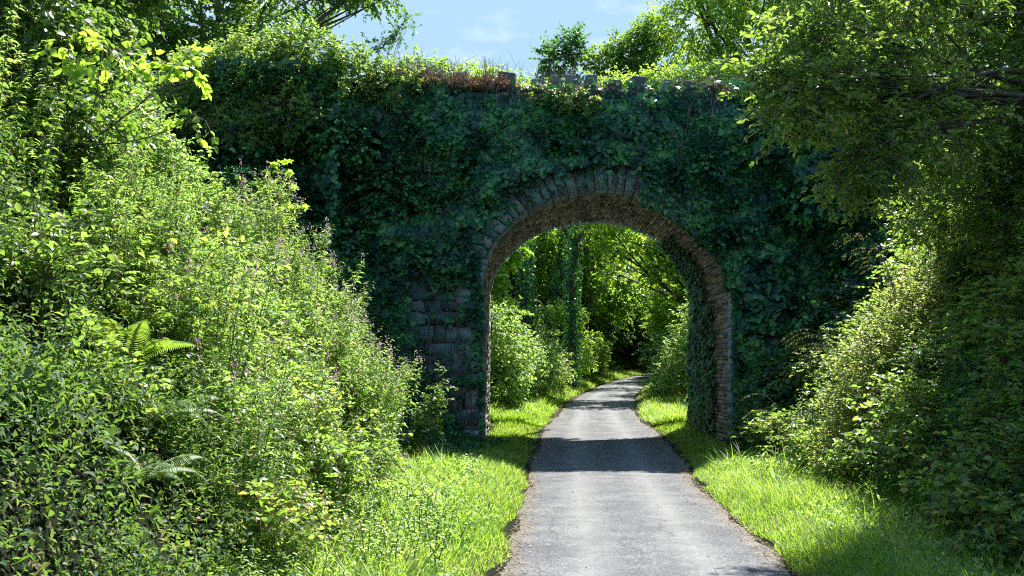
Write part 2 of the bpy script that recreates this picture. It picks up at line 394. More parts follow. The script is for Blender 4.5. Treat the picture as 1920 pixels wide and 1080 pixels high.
def make_bridge():
    rng = np.random.default_rng(11)
    root = empty('stone_bridge', (ACX, BY0, 0))
    tag(root, 'old ivy-clad stone arch bridge crossing over the path', 'bridge')
    def fin(mb, name, mat, parent=root):
        o = mb.build(name, mat, parent); o.matrix_parent_inverse.identity()
        o.location = (-ACX, -BY0, 0); return o
    # core with the opening
    core = MB(); y0, y1 = BY0 + .06, BY1 - .06
    def slab(x0, x1, z0, z1, ya=y0, yb=y1): box(core, ((x0 + x1) / 2, (ya + yb) / 2, (z0 + z1) / 2), (x1 - x0, yb - ya, z1 - z0), rnd=.3)
    slab(-13, AX0 - .06, -.5, 6.5); slab(AX1 + .06, 15, -.5, 6.5)
    N = 40
    for k in range(N):
        xa, za = arch_pt(k / N, .06); xb, zb = arch_pt((k + 1) / N, .06)
        V = [(xa, y0, za), (xb, y0, zb), (xb, y0, 6.5), (xa, y0, 6.5), (xa, y1, za), (xb, y1, zb), (xb, y1, 6.5), (xa, y1, 6.5)]
        core.add(V, q=[(0,1,2,3),(5,4,7,6),(0,4,5,1),(3,2,6,7)], qr=.3)
    fin(core, 'core', S['mortar'])
    # front and back faces: random coursed rubble blocks
    for face, yf, sgn in (('front_wall', BY0, -1), ('back_wall', BY1, 1)):
        w = MB(); z = -.2
        while z < 6.55:
            h = rng.uniform(.16, .34); x = -9.5 + rng.uniform(0, .3)
            while x < 11.5:
                L = rng.uniform(.20, .75)
                cx, cz = x + L / 2, z + h / 2
                if not any(in_arch(px, pz, .02) for px in (x, x + L) for pz in (z, z + h)) and not (in_arch(cx, cz, .50) and z > ASP - .1):
                    box(w, (cx, yf + sgn * (-.06 + rng.uniform(0, .02)), cz), (L - .018, .16, h - .016), jit=.020, rnd=rng.random(), rng=rng)
                x += L
            z += h
        fin(w, face, S['wall'])
        # parapet
        w = MB(); z = 6.5
        while z < 7.16:
            h = rng.uniform(.12, .19); x = -9.5 + rng.uniform(0, .3)
            while x < 11.5:
                L = rng.uniform(.22, .55)
                if z + h < par_top(x + L / 2) + .1:
                    box(w, (x + L / 2, yf - sgn * .19, z + h / 2), (L - .012, .42 + rng.uniform(-.02, .02), h - .010), jit=.008, rnd=rng.random(), rng=rng)
                x += L
            z += h
        fin(w, 'parapet', S['wall'])
        # voussoirs: tall narrow slabs standing round the arch
        v = MB(); t = 0.0; tot = PI * (AA + AB) / 2
        while t < 1:
            dt = rng.uniform(.13, .24) / tot; t1 = min(t + dt, 1)
            g0, g1 = -.012 + rng.uniform(-.01, .012), .46 + rng.uniform(-.08, .09)
            e = .013 / tot
            a, b = arch_pt(t + e, g0), arch_pt(t1 - e, g0); c, d = arch_pt(t1 - e, g1), arch_pt(t + e, g1)
            ya, yb = yf + sgn * (.035 + rng.uniform(-.012, .012)), yf - sgn * .30
            V = [(p[0], yy, p[1]) for yy in (ya, yb) for p in (a, b, c, d)]
            v.add(V, q=[(0,1,2,3),(7,6,5,4),(0,4,5,1),(1,5,6,2),(2,6,7,3),(3,7,4,0)], qr=rng.random())
            t = t1
        fin(v, 'arch_ring', S['ring'])
    # lining: long thin courses laid along the barrel and up both jambs
    l = MB()
    def course(pa, pb, nrm):
        y = BY0 + .30 - rng.uniform(0, .1); first = True
        while y < BY1 - .30:
            L = rng.uniform(.25, .75); yb = min(y + L, BY1 - .28)
            o = rng.uniform(-.022, .022); i0 = np.array([nrm[0], 0, nrm[1]])
            V = []
            for d in (o, -.14):
                for (p, yy) in ((pa, y + .006), (pb, y + .006), (pb, yb - .006), (pa, yb - .006)):
                    V.append(np.array([p[0], yy, p[1]]) + i0 * d + rng.normal(scale=.004, size=3))
            l.add(V, q=[(0,3,2,1),(4,5,6,7),(0,1,5,4),(1,2,6,5),(2,3,7,6),(3,0,4,7)], qr=rng.random())
            y = yb
    t = 0.0
    while t < 1:
        dt = rng.uniform(.045, .085) / (PI * (AA + AB) / 2); t1 = min(t + dt, 1); e = .004 / 7.0
        pa, pb = arch_pt(t + e), arch_pt(t1 - e); m = np.array([ACX - (pa[0] + pb[0]) / 2, ASP - (pa[1] + pb[1]) / 2]); m /= np.linalg.norm(m)
        course(pa, pb, m); t = t1
    z = -.1
    while z < ASP - .02:
        h = min(rng.uniform(.055, .12), ASP - z)
        course((AX0, z), (AX0, z + h - .008), (1, 0)); course((AX1, z + h - .008), (AX1, z), (-1, 0)); z += h
    fin(l, 'arch_lining', S['lining'])
    # jamb quoins on the four corners
    for yf, sgn in ((BY0, -1), (BY1, 1)):
        for xe, sx in ((AX0, -1), (AX1, 1)):
            q = MB()
            z = -.1
            while z < ASP - .02:
                h = min(rng.uniform(.15, .28), ASP - z); L = rng.uniform(.28, .52)
                box(q, (xe + sx * (L / 2 - .012), yf - sgn * .125, z + h / 2), (L, .34, h - .012), jit=.006, rnd=rng.random(), rng=rng); z += h
            fin(q, 'jamb_quoin', S['ring'])
    # road deck
    d = MB(); box(d, (1, (BY0 + BY1) / 2, 6.56), (23, BY1 - BY0 - .8, .1), rnd=.4); fin(d, 'road_deck', S['mortar'])
    # upright coping stones, one part each
    x = -1.75; k = 0
    while x < 5.0:
        w = rng.uniform(.17, .34); h = rng.uniform(.24, .40)
        m = MB(); pt = par_top(x) + .03
        box(m, (0, 0, h / 2), (w, .40, h), jit=.018, rnd=rng.random(), tilt=rng.uniform(-.12, .12), rng=rng)
        me = m.build('coping_stone', S['coping'], root); me.location = (x - ACX, .19, pt - .02)
        bv = me.modifiers.new('worn_edges', 'BEVEL'); bv.width = .03; bv.segments = 2
        x += w + rng.uniform(.12, .30)
    # small flat cap stones between the uprights
    m = MB(); x = -9.3
    while x < 11.3:
        L = rng.uniform(.2, .45); box(m, (x + L / 2, BY0 + .19, par_top(x) + .045), (L - .02, .46, .09), jit=.012, rnd=rng.random(), rng=rng); x += L
    fin(m, 'cap_stones', S['coping'])
make_bridge()

# ------------------------------------------------------------------ ivy on the bridge
def ivy_cloud(n, xr, zr, dens, depth, seed, size=(.05, .10), face=BY0, cover=None):
    rng = np.random.default_rng(seed)
    X = rng.uniform(*xr, n * 3); Z = rng.uniform(*zr, n * 3)
    keep = rng.random(n * 3) < dens(X, Z); X = X[keep][:n]; Z = Z[keep][:n]; n = len(X)
    p = np.stack([X, np.zeros(n), Z], -1)
    f = fbm(p, .9, seed, 4)
    off = .04 + depth * np.clip((f - .40) * 3.2, 0, 1) * rng.random(n) ** .30
    # scalloped, drooping tiers of leaves
    off += .10 * np.clip(vnoise(p, 3.2, seed + 5) - .4, 0, 1)
    P = np.stack([X, face - .03 - off, Z], -1)
    D = unit(np.stack([rng.normal(0, .55, n), -rng.uniform(.1, .7, n), -rng.uniform(.4, 1.2, n)], -1))
    N = unit(np.stack([rng.normal(0, .45, n), -rng.uniform(.5, 1.1, n), rng.uniform(.1, 1.0, n)], -1))
    L = rng.uniform(*size, n) * np.where(rng.random(n) < .25, 1.35, .9)
    return P, D, N, L, rng

def bulges(mb, lobes, K, org, rng, ls=.085):
    P, d = crown_points([tuple(np.array(l[:3]) - np.array(org)) + tuple(l[3:]) for l in lobes], K, rng, .55, .25, 1.5, 5)
    sprays(mb, None, P, d, 9, .24, ls, .9, 'ivy', rng, .6, .8)
def make_ivy():
    # curtain over the arch and the left-hand wing
    def dens(X, Z):
        p = np.stack([X, X * 0, Z], -1); f = fbm(p, .8, 21, 4)
        ra = np.sqrt(((X - ACX) / AA) ** 2 + (np.maximum(Z - ASP, 0) / AB) ** 2)
        d = np.where(f > .30, 1.0, .25)
        ring = (ra < 1.30) & (Z > ASP - .1)
        bare = np.clip((ra - 1.02) / .24, 0, 1) * .30
        d = np.where(ring & (X > -.3), np.clip(np.where(ra < 1.26, .03, .5) + np.clip((X - 1.9 - .8 * vnoise(p, 2.5, 77)) * 1.3, 0, 1), 0, 1), d)
        d = np.where(ring & (X <= -.3), bare * .5 + .02, d)
        d = np.where((X > -2.35) & (X < AX0) & (Z < 3.9), np.clip(.26 + (f - .5) * 1.9 + np.clip((.25 - Z) * 1.5, 0, 1) + np.clip((Z - 3.0) * .35, 0, .4), .02, 1), d)
        patch = np.exp(-(((X - 2.1) / .55) ** 2 + ((Z - 6.15) / .45) ** 2) * 1.2)
        d = d * (1 - .86 * patch)
        top = np.where((X > -1.6) & (X < 4.2), np.clip((6.98 - Z) / .35, .07, 1), 1)
        inside = (ra < np.where((X > 2.5), .93, 1.0)) & (Z > ASP) | ((np.abs(X - ACX) < AA - .02) & (Z <= ASP))
        return np.where(inside, 0, d * top)
    root = empty('ivy', (-1.0, BY0, 0)); tag(root, 'dark green ivy curtain draped over the arch and its parapet', 'ivy')
    P, D, N, L, rng = ivy_cloud(62000, (-4.2, 4.2), (0, 7.35), dens, .55, 31, (.055, .115))
    mb = MB(); leaves(mb, P - np.array([-1.0, BY0, 0]), D, N, L, L * rng.uniform(.9, 1.15, len(L)), 'ivy', rng=rng)
    bulges(mb, [(-.9, 19.88, 5.7, .55, .25, .40), (.9, 19.9, 6.1, .7, .25, .32), (3.3, 19.85, 5.5, .6, .3, .45), (3.9, 19.8, 4.4, .45, .25, .5), (-1.7, 19.85, 4.9, .5, .25, .4), (-3.2, 19.8, 3.0, .6, .3, .45)], 900, (-1.0, BY0, 0), rng)
    mb.build('foliage', G['ivy'], root)
    # creeping stems on the bare stone
    st = MB()
    for k in range(70):
        x = rng.uniform(-2.4, -.95) if k < 34 else rng.uniform(-.2, 3.6)
        z0 = rng.uniform(-.1, .8) if k < 34 else arch_pt((x - AX0) / (AX1 - AX0))[1] + .02
        n = 12; hgt = rng.uniform(1.5, 4.0) if k < 34 else rng.uniform(.6, 1.6)
        if k >= 34: z0 = ASP + AB * math.sqrt(max(0, 1 - ((x - ACX) / AA) ** 2)) + .03
        zz = np.linspace(z0, z0 + hgt, n); xx = x + np.cumsum(rng.normal(0, .045, n)); 
        if k < 34: xx = np.minimum(xx, AX0 - .03)
        tube(st, np.stack([xx + 1.0, np.full(n, -.055), zz], -1), rng.uniform(.006, .016), .004, 4)
    A = np.stack([rng.uniform(-3.2, 5.0, 130), -rng.uniform(.25, .5, 130), rng.uniform(4.6, 7.2, 130)], -1)
    okk = np.array([not in_arch(a[0] - 1.0, a[2] - .9, .25) for a in A]); A = A[okk]
    threads(st, A, A + np.stack([rng.normal(0, .18, len(A)), rng.normal(-.03, .04, len(A)), -rng.uniform(.25, .8, len(A))], -1), .006, sag=.03)
    # a thick bare stem following the arch edge
    pts = [(arch_pt(t, .02)[0] + 1.0, -.075 + .01 * math.sin(t * 40), arch_pt(t, .02)[1] + .012 * math.sin(t * 55)) for t in np.linspace(.10, .60, 30)]
    tube(st, pts, .022, .008, 5)
    st.build('stem', B['twig'], root)

    # right wing: bigger leaves, deeper drapes
    def densr(X, Z):
        p = np.stack([X, X * 0, Z], -1); f = fbm(p, .8, 41, 4)
        d = np.where(f > .3, 1.0, .4)
        return np.where(X < 4.15 + .15 * np.sin(Z * 5), 0, d)
    root = empty('ivy', (6.5, BY0, 0)); tag(root, 'large-leaved ivy hanging over the shaded wing wall beside the right jamb', 'ivy')
    P, D, N, L, rng = ivy_cloud(30000, (4.1, 10.5), (0, 7.3), densr, .75, 43, (.07, .15))
    mb = MB(); leaves(mb, P - np.array([6.5, BY0, 0]), D, N, L, L * rng.uniform(.9, 1.15, len(L)), 'ivy', rng=rng)
    bulges(mb, [(4.7, 19.7, 3.6, .45, .35, .5), (5.5, 19.5, 2.3, .6, .4, .5), (5.6, 19.5, 4.9, .7, .4, .5), (6.6, 19.3, 3.7, .7, .4, .6), (4.9, 19.7, 6.0, .6, .3, .4), (4.6, 19.75, 1.6, .35, .25, .4), (7.2, 19.3, 5.6, .8, .4, .5)], 900, (6.5, BY0, 0), rng, .11)
    mb.build('foliage', G['ivy'], root)
    # far-left wing, deeper and shaggier
    root = empty('ivy', (-6.5, BY0, 0)); tag(root, 'thick shaggy ivy on the wing wall above the sunny bank', 'ivy')
    P, D, N, L, rng = ivy_cloud(30000, (-9.5, -3.6), (2.2, 7.5), lambda X, Z: np.clip((-3.4 - X) * 1.5, .2, 1), 1.1, 47, (.06, .11))
    mb = MB(); leaves(mb, P - np.array([-6.5, BY0, 0]), D, N, L, L * rng.uniform(.9, 1.15, len(L)), 'ivy', rng=rng); mb.build('foliage', G['ivy'], root)

    # ivy trailing down the far end of the right jamb and over the shoulder of the barrel
    rng = np.random.default_rng(51)
    root = empty('ivy', (AX1, 23.6, 0)); tag(root, 'ivy column climbing inside the arch at its far right edge', 'ivy')
    n = 9500; zz = rng.uniform(.2, 4.6, n); yy = rng.uniform(21.2, 24.5, n)
    xw = np.where(zz > ASP, ACX + AA * np.sqrt(np.maximum(0, 1 - (np.minimum(zz - ASP, AB * .98) / AB) ** 2)), AX1)
    p = np.stack([zz * 0, yy, zz], -1); out = .03 + .24 * fbm(p, 1.6, 8) * rng.random(n)
    keep = rng.random(n) < np.clip((yy - 21.2 - .5 * vnoise(p, 2.0, 4)) * 1.5, 0, 1) * np.where(zz > 3.0, np.clip((yy - 22.2) * .8, 0, 1), 1); 
    P = np.stack([xw - out, yy, zz], -1)[keep]; n = len(P)
    D = unit(np.stack([-rng.uniform(.1, .6, n), rng.normal(0, .5, n), -rng.uniform(.3, 1.2, n)], -1)); N = unit(np.stack([-np.ones(n), rng.normal(-.2, .4, n), rng.uniform(.1, .9, n)], -1))
    L = rng.uniform(.06, .11, n); mb = MB(); leaves(mb, P - np.array([AX1, 23.6, 0]), D, N, L, L, 'ivy', rng=rng); mb.build('foliage', G['ivy'], root)
    root = empty('ivy', (3.0, BY0, 0)); tag(root, 'ivy fringe spilling over the right shoulder of the arch ring', 'ivy')
    n = 3000; t = rng.beta(2.2, 2.2, n) * .34 + .58
    a = PI * (1 - t); g = rng.uniform(-.28, .45, n) * np.clip(1 - np.abs(t - .75) * 2, .4, 1)
    P = np.stack([ACX + (AA + g) * np.cos(a), BY0 - rng.uniform(.06, .25, n), ASP + (AB + g) * np.sin(a)], -1)
    D = unit(np.stack([rng.normal(0, .4, n), -rng.uniform(0, .4, n), -rng.uniform(.6, 1.2, n)], -1)); N = unit(np.stack([rng.normal(0, .4, n), -np.ones(n), rng.uniform(.1, .8, n)], -1))
    L = rng.uniform(.05, .09, n); mb = MB(); leaves(mb, P - np.array([3.0, BY0, 0]), D, N, L, L, 'ivy', rng=rng); mb.build('foliage', G['ivy'], root)

# ------------------------------------------------------------------ crowns
def crown_points(lobes, K, rng, shell=.55, thresh=.34, nscale=.8, seed=0):
    """twig origins in a set of ellipsoids, thinned by noise so that gaps stay open"""
    L = np.array([(l[0], l[1], l[2], l[3], l[4], l[5]) for l in lobes], float)
    vol = L[:, 3] * L[:, 4] * L[:, 5]; vol = vol ** .75
    idx = rng.choice(len(L), K * 2, p=vol / vol.sum())
    r = rng.uniform(shell, 1.0, K * 2)[:, None]; d = rdir(K * 2, rng)
    P = L[idx, :3] + d * L[idx, 3:] * r
    keep = fbm(P, nscale, seed, 3) > thresh
    return P[keep][:K], d[keep][:K]

def sprays(mb, tw, P, d, m, tlen, ls, lw, kind, rng, droop=.3, updir=.6, bend=1.0, twr=.004):
    n = len(P)
    td = unit(d * .8 + rng.normal(0, .45, (n, 3)) + np.array([0, 0, -droop]))
    tl = rng.uniform(tlen * .6, tlen * 1.3, n)
    if tw is not None: threads(tw, P - td * tl[:, None] * .3, P + td * tl[:, None], twr, sag=.02)
    side = unit(np.cross(td, np.array([0, 0, 1.0])) + 1e-4)
    u = (np.arange(m) + .5) / m
    u = np.clip(u[None, :] + rng.normal(0, .05, (n, m)), 0, 1)
    base = P[:, None] + td[:, None] * (u * tl[:, None])[..., None] + rng.normal(0, .012, (n, m, 3))
    sg = np.where(np.arange(m) % 2 == 0, 1.0, -1.0)[None, :, None]
    ld = td[:, None] * rng.uniform(.3, 1.0, (n, m, 1)) + side[:, None] * sg * rng.uniform(.4, 1.1, (n, m, 1)) + np.array([0, 0, -droop]) * .6 + rng.normal(0, .25, (n, m, 3))
    nn = np.array([0, 0, updir]) + rng.normal(0, .5, (n, m, 3)) + d[:, None] * .35
    L = ls * rng.uniform(.65, 1.25, n * m)
    leaves(mb, base.reshape(-1, 3), ld.reshape(-1, 3), nn.reshape(-1, 3), L, L * lw, kind, rng=rng, bend=bend)

def limb_set(mb, base, lobes, r0, rng, n_sub=5, lean=(0, 0)):
    """trunk, one bent limb to every lobe, and forks inside each lobe"""
    base = np.array(base, float)
    top = np.mean([l[:3] for l in lobes], axis=0)
    hz = min(l[2] - l[5] * .5 for l in lobes)
    fork = base + (top - base) * .45; fork[2] = base[2] + (hz - base[2]) * .75 if hz > base[2] + .5 else base[2] + (top[2] - base[2]) * .35
    n = 9; tr = bez(base + np.array([0, 0, -.3]), base + np.array([(fork[0] - base[0]) * .25 + lean[0], (fork[1] - base[1]) * .25 + lean[1], (fork[2] - base[2]) * .6]), fork, n)
    tr[1:-1] += rng.normal(0, r0 * .25, (n - 2, 3)) * np.array([1, 1, .2])
    rad = np.linspace(r0, r0 * .62, n); rad[0] *= 1.5; rad[1] *= 1.12
    tube(mb, tr, rad, sides=9)
    for l in lobes:
        c = np.array(l[:3]); e = c + np.array([0, 0, l[5] * .45])
        mid = (fork + e) / 2 + rng.normal(0, .12, 3) * np.linalg.norm(e - fork) + np.array([0, 0, .1])
        pts = bez(fork - (fork - base) * .04, mid, e, 8); tube(mb, pts, r0 * .42, r0 * .07, 6)
        for k in range(n_sub):
            s = pts[rng.integers(2, 7)]; dd = rdir(1, rng)[0] * np.array(l[3:6]) * .85
            e2 = c + dd; m2 = (s + e2) / 2 + rng.normal(0, .15, 3) * np.linalg.norm(e2 - s) * .5
            tube(mb, bez(s, m2, e2, 6), r0 * .16, r0 * .03, 4)

def make_tree(name, label, cat, base, lobes, K, m, ls, lw, kind, mat, r0=.15, seed=1, tlen=.45, droop=.3, thresh=.34,
              shell=.5, bark='bark', group=None, twigs=True, trunkname='trunk', fol='crown', nscale=.8, n_sub=5, updir=.6, twr=.004):
    """base and lobes in world coordinates; the root stands at the base"""
    rng = np.random.default_rng(seed)
    root = empty(name, base); tag(root, label, cat, group)
    b = np.array(base, float); lob = [tuple(np.array(l[:3]) - b) + tuple(l[3:]) for l in lobes]
    tb = MB(); limb_set(tb, (0, 0, 0), lob, r0, rng, n_sub)
    tb.build(trunkname, B[bark], root, smooth=True)
    P, d = crown_points(lob, K, rng, shell, thresh, nscale, seed)
    mb = MB(); tw = MB() if twigs else None
    sprays(mb, tw, P, d, m, tlen, ls, lw, kind, rng, droop, updir, twr=twr)
    mb.build(fol, G[mat], root)
    if twigs: tw.build('twigs', B[bark], root)
    return root

def copy_tree(root, loc, rz=0, sc=1.0, label=None, group=None, tilt=(0, 0)):
    r = root.copy(); COL.objects.link(r); r.location = loc; r.rotation_euler = (tilt[0], tilt[1], rz)
    r.scale = (sc, sc, sc) if np.isscalar(sc) else sc
    if label: r['label'] = label
    if group: r['group'] = group
    for ch in root.children:
        c = ch.copy(); COL.objects.link(c); c.parent = r
    return r

def gz(x, y): return float(ground_z(np.array([x]), np.array([y]))[0])
def gb(x, y, dz=-.1): return (x, y, gz(x, y) + dz)

make_ivy()

# ------------------------------------------------------------------ herb prototypes
def herb(name, mat, seed, stems=5, height=1.4, spread=.35, nl=70, ls=.10, lw=.22, kind='lance', pairs=False, flower=None, branch=6, drop=.35, stemmat='stem', shrink=.55, dead=.06):
    rng = np.random.default_rng(seed); root = empty(name, (0, 0, -50))
    st = MB(); lf = MB(); fl = MB(); dd = MB()
    def dress(pts, n, l0, l1):
        k = len(pts); u = np.sort(rng.uniform(.04, 1.0, n)); idx = u * (k - 1); i = np.minimum(idx.astype(int), k - 2); f = (idx - i)[:, None]
        P = pts[i] * (1 - f) + pts[i + 1] * f; tg = unit(pts[i + 1] - pts[i])
        if pairs: a = np.floor(np.arange(n) / 2) * 1.571 + (np.arange(n) % 2) * PI + rng.normal(0, .2, n)
        else: a = np.arange(n) * 2.4 + rng.normal(0, .4, n)
        rad = np.stack([np.cos(a), np.sin(a), 0 * a], -1)
        D = unit(rad + tg * rng.uniform(.1, .7, n)[:, None] + np.array([0, 0, -drop]) * rng.uniform(.2, 1.5, n)[:, None])
        N = np.array([0, 0, 1.0]) + rng.normal(0, .3, (n, 3)) - rad * .2
        L = (l0 + (l1 - l0) * u) * rng.uniform(.7, 1.25, n)
        low = (u < .3) & (rng.random(n) < dead * 5)
        g = ~low
        leaves(lf, P[g], D[g], N[g], L[g], L[g] * lw, kind, rng=rng, bend=1.4)
        if low.any(): leaves(dd, P[low], D[low] + np.array([0, 0, -.9]), N[low], L[low], L[low] * lw * .7, kind, rng=rng, bend=2)
    for s in range(stems):
        a = rng.uniform(0, 2 * PI); r = spread * math.sqrt(rng.random()); h = height * rng.uniform(.7, 1.1)
        b = np.array([r * math.cos(a) * .5, r * math.sin(a) * .5, -.08]); tip = np.array([r * math.cos(a) * 1.4 + rng.normal(0, .08), r * math.sin(a) * 1.4 + rng.normal(0, .08), h])
        pts = bez(b, (b + tip) / 2 + np.array([rng.normal(0, .05), rng.normal(0, .05), .1]), tip, 8)
        tube(st, pts, .0065, .002, 4); dress(pts, nl, ls, ls * shrink)
        for j in range(branch):
            s0 = pts[rng.integers(4, 7)]; aa = rng.uniform(0, 2 * PI); L = rng.uniform(.12, .34) * height / 1.4
            e = s0 + np.array([math.cos(aa) * L * .6, math.sin(aa) * L * .6, L]); bp = bez(s0, (s0 + e) / 2 + np.array([math.cos(aa), math.sin(aa), 0]) * .04, e, 4)
            tube(st, bp, .003, .0012, 3); dress(bp, max(5, nl // 7), ls * .6, ls * .35)
            if flower and s < 2 and rng.random() < flower[1]:
                q = 9; Pf = bp[-1] + rng.normal(0, .022, (q, 3)); leaves(fl, Pf, rdir(q, rng), rdir(q, rng), .022, .016, 'kite', rng=rng)
        if flower and (s < 2 or flower[0] == 'fluff'):
            q = 16; Pf = pts[-1] + np.stack([rng.normal(0, .018, q), rng.normal(0, .018, q), rng.uniform(-.05, .13, q)], -1)
            leaves(fl, Pf, rdir(q, rng) + np.array([0, 0, .8]), rdir(q, rng), .034, .012, 'kite', rng=rng)
    st.build('stem', B[stemmat], root); lf.build('foliage', G[mat], root)
    if flower: fl.build('blossom', G[flower[0]], root)
    if dd.n: dd.build('withered_leaves', G['dead'], root)
    return root

def bush_proto(name, mat, seed, canes=16, reach=.9, ht=.8, n=24, ls=.06, lw=.7, kind='oval', stemmat='redstem'):
    """arching canes rooted in the middle, leaves in threes"""
    rng = np.random.default_rng(seed); root = empty(name, (0, 0, -50)); st = MB(); lf = MB()
    for c in range(canes):
        a = rng.uniform(0, 2 * PI); R = reach * rng.uniform(.5, 1.1); h = ht * rng.uniform(.6, 1.2)
        e = np.array([math.cos(a) * R, math.sin(a) * R, h * rng.uniform(.1, .6)])
        pts = bez((rng.normal(0, .05), rng.normal(0, .05), -.1), (e[0] * .45, e[1] * .45, h * 1.5), e, 9)
        tube(st, pts, .006, .0025, 4)
        u = rng.uniform(.15, 1, n) * 8; i = np.minimum(u.astype(int), 7); f = (u - i)[:, None]
        P = pts[i] * (1 - f) + pts[i + 1] * f + rng.normal(0, .05, (n, 3))
        o = rdir(n, rng) + np.array([0, 0, .35]); o = unit(o)
        for k in range(3):
            s = unit(np.cross(o, np.array([0, 0, 1.0])) + 1e-4) * (k - 1)
            L = ls * rng.uniform(.7, 1.3, n)
            leaves(lf, P + o * .03 + s * ls * .25, o + s * 1.1 + np.array([0, 0, -.3]), np.array([0, 0, 1.0]) + rng.normal(0, .4, (n, 3)), L, L * lw, kind, rng=rng)
    st.build('stem', B[stemmat], root); lf.build('foliage', G[mat], root)
    return root

def fern_proto(seed, fronds=9, length=1.0):
    rng = np.random.default_rng(seed); root = empty('fern', (0, 0, -50)); lf = MB(); st = MB()
    for k in range(fronds):
        a = k / fronds * 2 * PI + rng.normal(0, .2); L = length * rng.uniform(.75, 1.1); up = rng.uniform(.35, .8)
        e = np.array([math.cos(a) * L * .95, math.sin(a) * L * .95, L * (up - .35)])
        pts = bez((0, 0, 0), (e[0] * .45, e[1] * .45, L * up), e, 22); tube(st, pts[::3], .006, .002, 3)
        u = np.linspace(.12, .99, 40) * 21; i = np.minimum(u.astype(int), 20); f = (u - i)[:, None]
        P = pts[i] * (1 - f) + pts[i + 1] * f; tg = unit(pts[i + 1] - pts[i]); sd = unit(np.cross(tg, np.array([0, 0, 1.0])))
        uu = u / 21; w = .19 * length * np.sin(np.clip(uu * 1.1 + .15, 0, 1) * PI) ** .7 * (1 - uu * .35) + .012
        for s in (-1, 1):
            D = sd * s + tg * .35 + np.array([0, 0, -.22])
            leaves(lf, P, D, np.array([0, 0, 1.0]) + rng.normal(0, .12, (40, 3)), w, .026 * length * np.ones(40), 'lance', rnd=rng.random() * .5 + rng.random(40) * .4, rng=rng)
    lf.build('frond', G['fern'], root); st.build('stem', B['stem'], root); return root

def clump_proto(seed, n=70, h=.7, name='grass_clump', mat='grass', w=.011, lean=.55):
    rng = np.random.default_rng(seed); root = empty(name, (0, 0, -50)); lf = MB()
    P = np.stack([rng.normal(0, .07, n), rng.normal(0, .07, n), np.zeros(n) - .02], -1)
    a = rng.uniform(0, 2 * PI, n); o = np.stack([np.cos(a), np.sin(a), 0 * a], -1); le = rng.uniform(.1, lean, n)[:, None]
    D = o * le + np.array([0, 0, 1.0]); N = -o + np.array([0, 0, .5])
    leaves(lf, P, D, N * -1.0 if False else -N * -1.0, h * rng.uniform(.5, 1.1, n), w * rng.uniform(.7, 1.3, n), 'blade', rng=rng, bend=.9)
    lf.build('blades', G[mat], root); return root

EYE = np.array([0, 0, 1.6])
def inview(x, y, m=.6):
    return (x > -.527 * y - m) & (x < .500 * y + m)

def scatter(protos, n, yr, dr, side, rng, label, group, smin=.8, smax=1.2, mask=None, tilt=.14, mind=.3, extra=0.0):
    """first uses of each prototype move the prototype itself"""
    pts = []; tries = 0
    while len(pts) < n and tries < 60000:
        tries += 1
        y = rng.uniform(*yr); d = rng.uniform(*dr); c = float(cy(y))
        x = c - float(offl(y)) - d if side < 0 else c + float(offr(y)) + d
        if not inview(x, y): continue
        if mask and not mask(x, y, d): continue
        if any((x - a) ** 2 + (y - b) ** 2 < mind ** 2 for a, b in pts[-120:]): continue
        pts.append((x, y))
    for k, (x, y) in enumerate(pts):
        p = protos[k % len(protos)]; s = rng.uniform(smin, smax)
        z = gz(x, y) - .03
        if not p.get('_used'):
            p['_used'] = 1; o = p; p.location = (x, y, z); p.scale = (s, s, s); p.rotation_euler = (0, tilt * -side * rng.uniform(.2, 1), rng.uniform(0, 6.28))
        else:
            o = copy_tree(p, (x, y, z), rng.uniform(0, 6.28), s, tilt=(rng.normal(0, .05), tilt * -side * rng.uniform(.2, 1)))
        tag(o, label, CATS[p.name.split('.')[0]], group)
    return pts
CATS = {'willowherb': 'plant', 'nettle': 'plant', 'bramble': 'bramble', 'fern': 'fern', 'grass_clump': 'grass', 'bindweed': 'plant', 'dead_bracken': 'dry plant', 'creeper': 'plant', 'hogweed': 'plant'}

rs = np.random.default_rng(101)
def fernfree(x, y, d): return not (y < 7.5 and -.46 < x / y < -.30)
wh = [herb('willowherb', 'herb', 201 + k, stems=6, height=h, nl=78, ls=.115, lw=.23, shrink=.7, flower=(('pink', .35) if k == 0 else None), spread=.4) for k, h in enumerate((1.35, 1.15, 1.5))]
tall = [herb('willowherb', 'herb', 231 + k, stems=9, height=1.6, nl=95, ls=.12, lw=.24, shrink=.7, flower=('fluff', .5), spread=.42, branch=9) for k in range(2)]
ne = [herb('nettle', 'herbdark', 211 + k, stems=6, height=.85, nl=44, ls=.085, lw=.52, kind='oval', pairs=True, branch=2, drop=.5) for k in range(3)]
nv = [herb('nettle', 'herb', 215 + k, stems=6, height=.42, nl=26, ls=.07, lw=.5, kind='oval', pairs=True, branch=1, drop=.4, spread=.22) for k in range(2)]
br = [bush_proto('bramble', 'bramble', 221 + k, canes=18, reach=.85, ht=.75, n=26, ls=.058) for k in range(3)]
brs = [bush_proto('bramble', 'bramble', 225 + k, canes=18, reach=.85, ht=.75, n=26, ls=.062) for k in range(2)]
fe = [fern_proto(241 + k, 9, .95) for k in range(2)]
fes = [fern_proto(245, 8, .9)]
gr = [clump_proto(251 + k, 70, .62) for k in range(2)]
grs = [clump_proto(255 + k, 45, .65, w=.011, lean=.9) for k in range(2)]

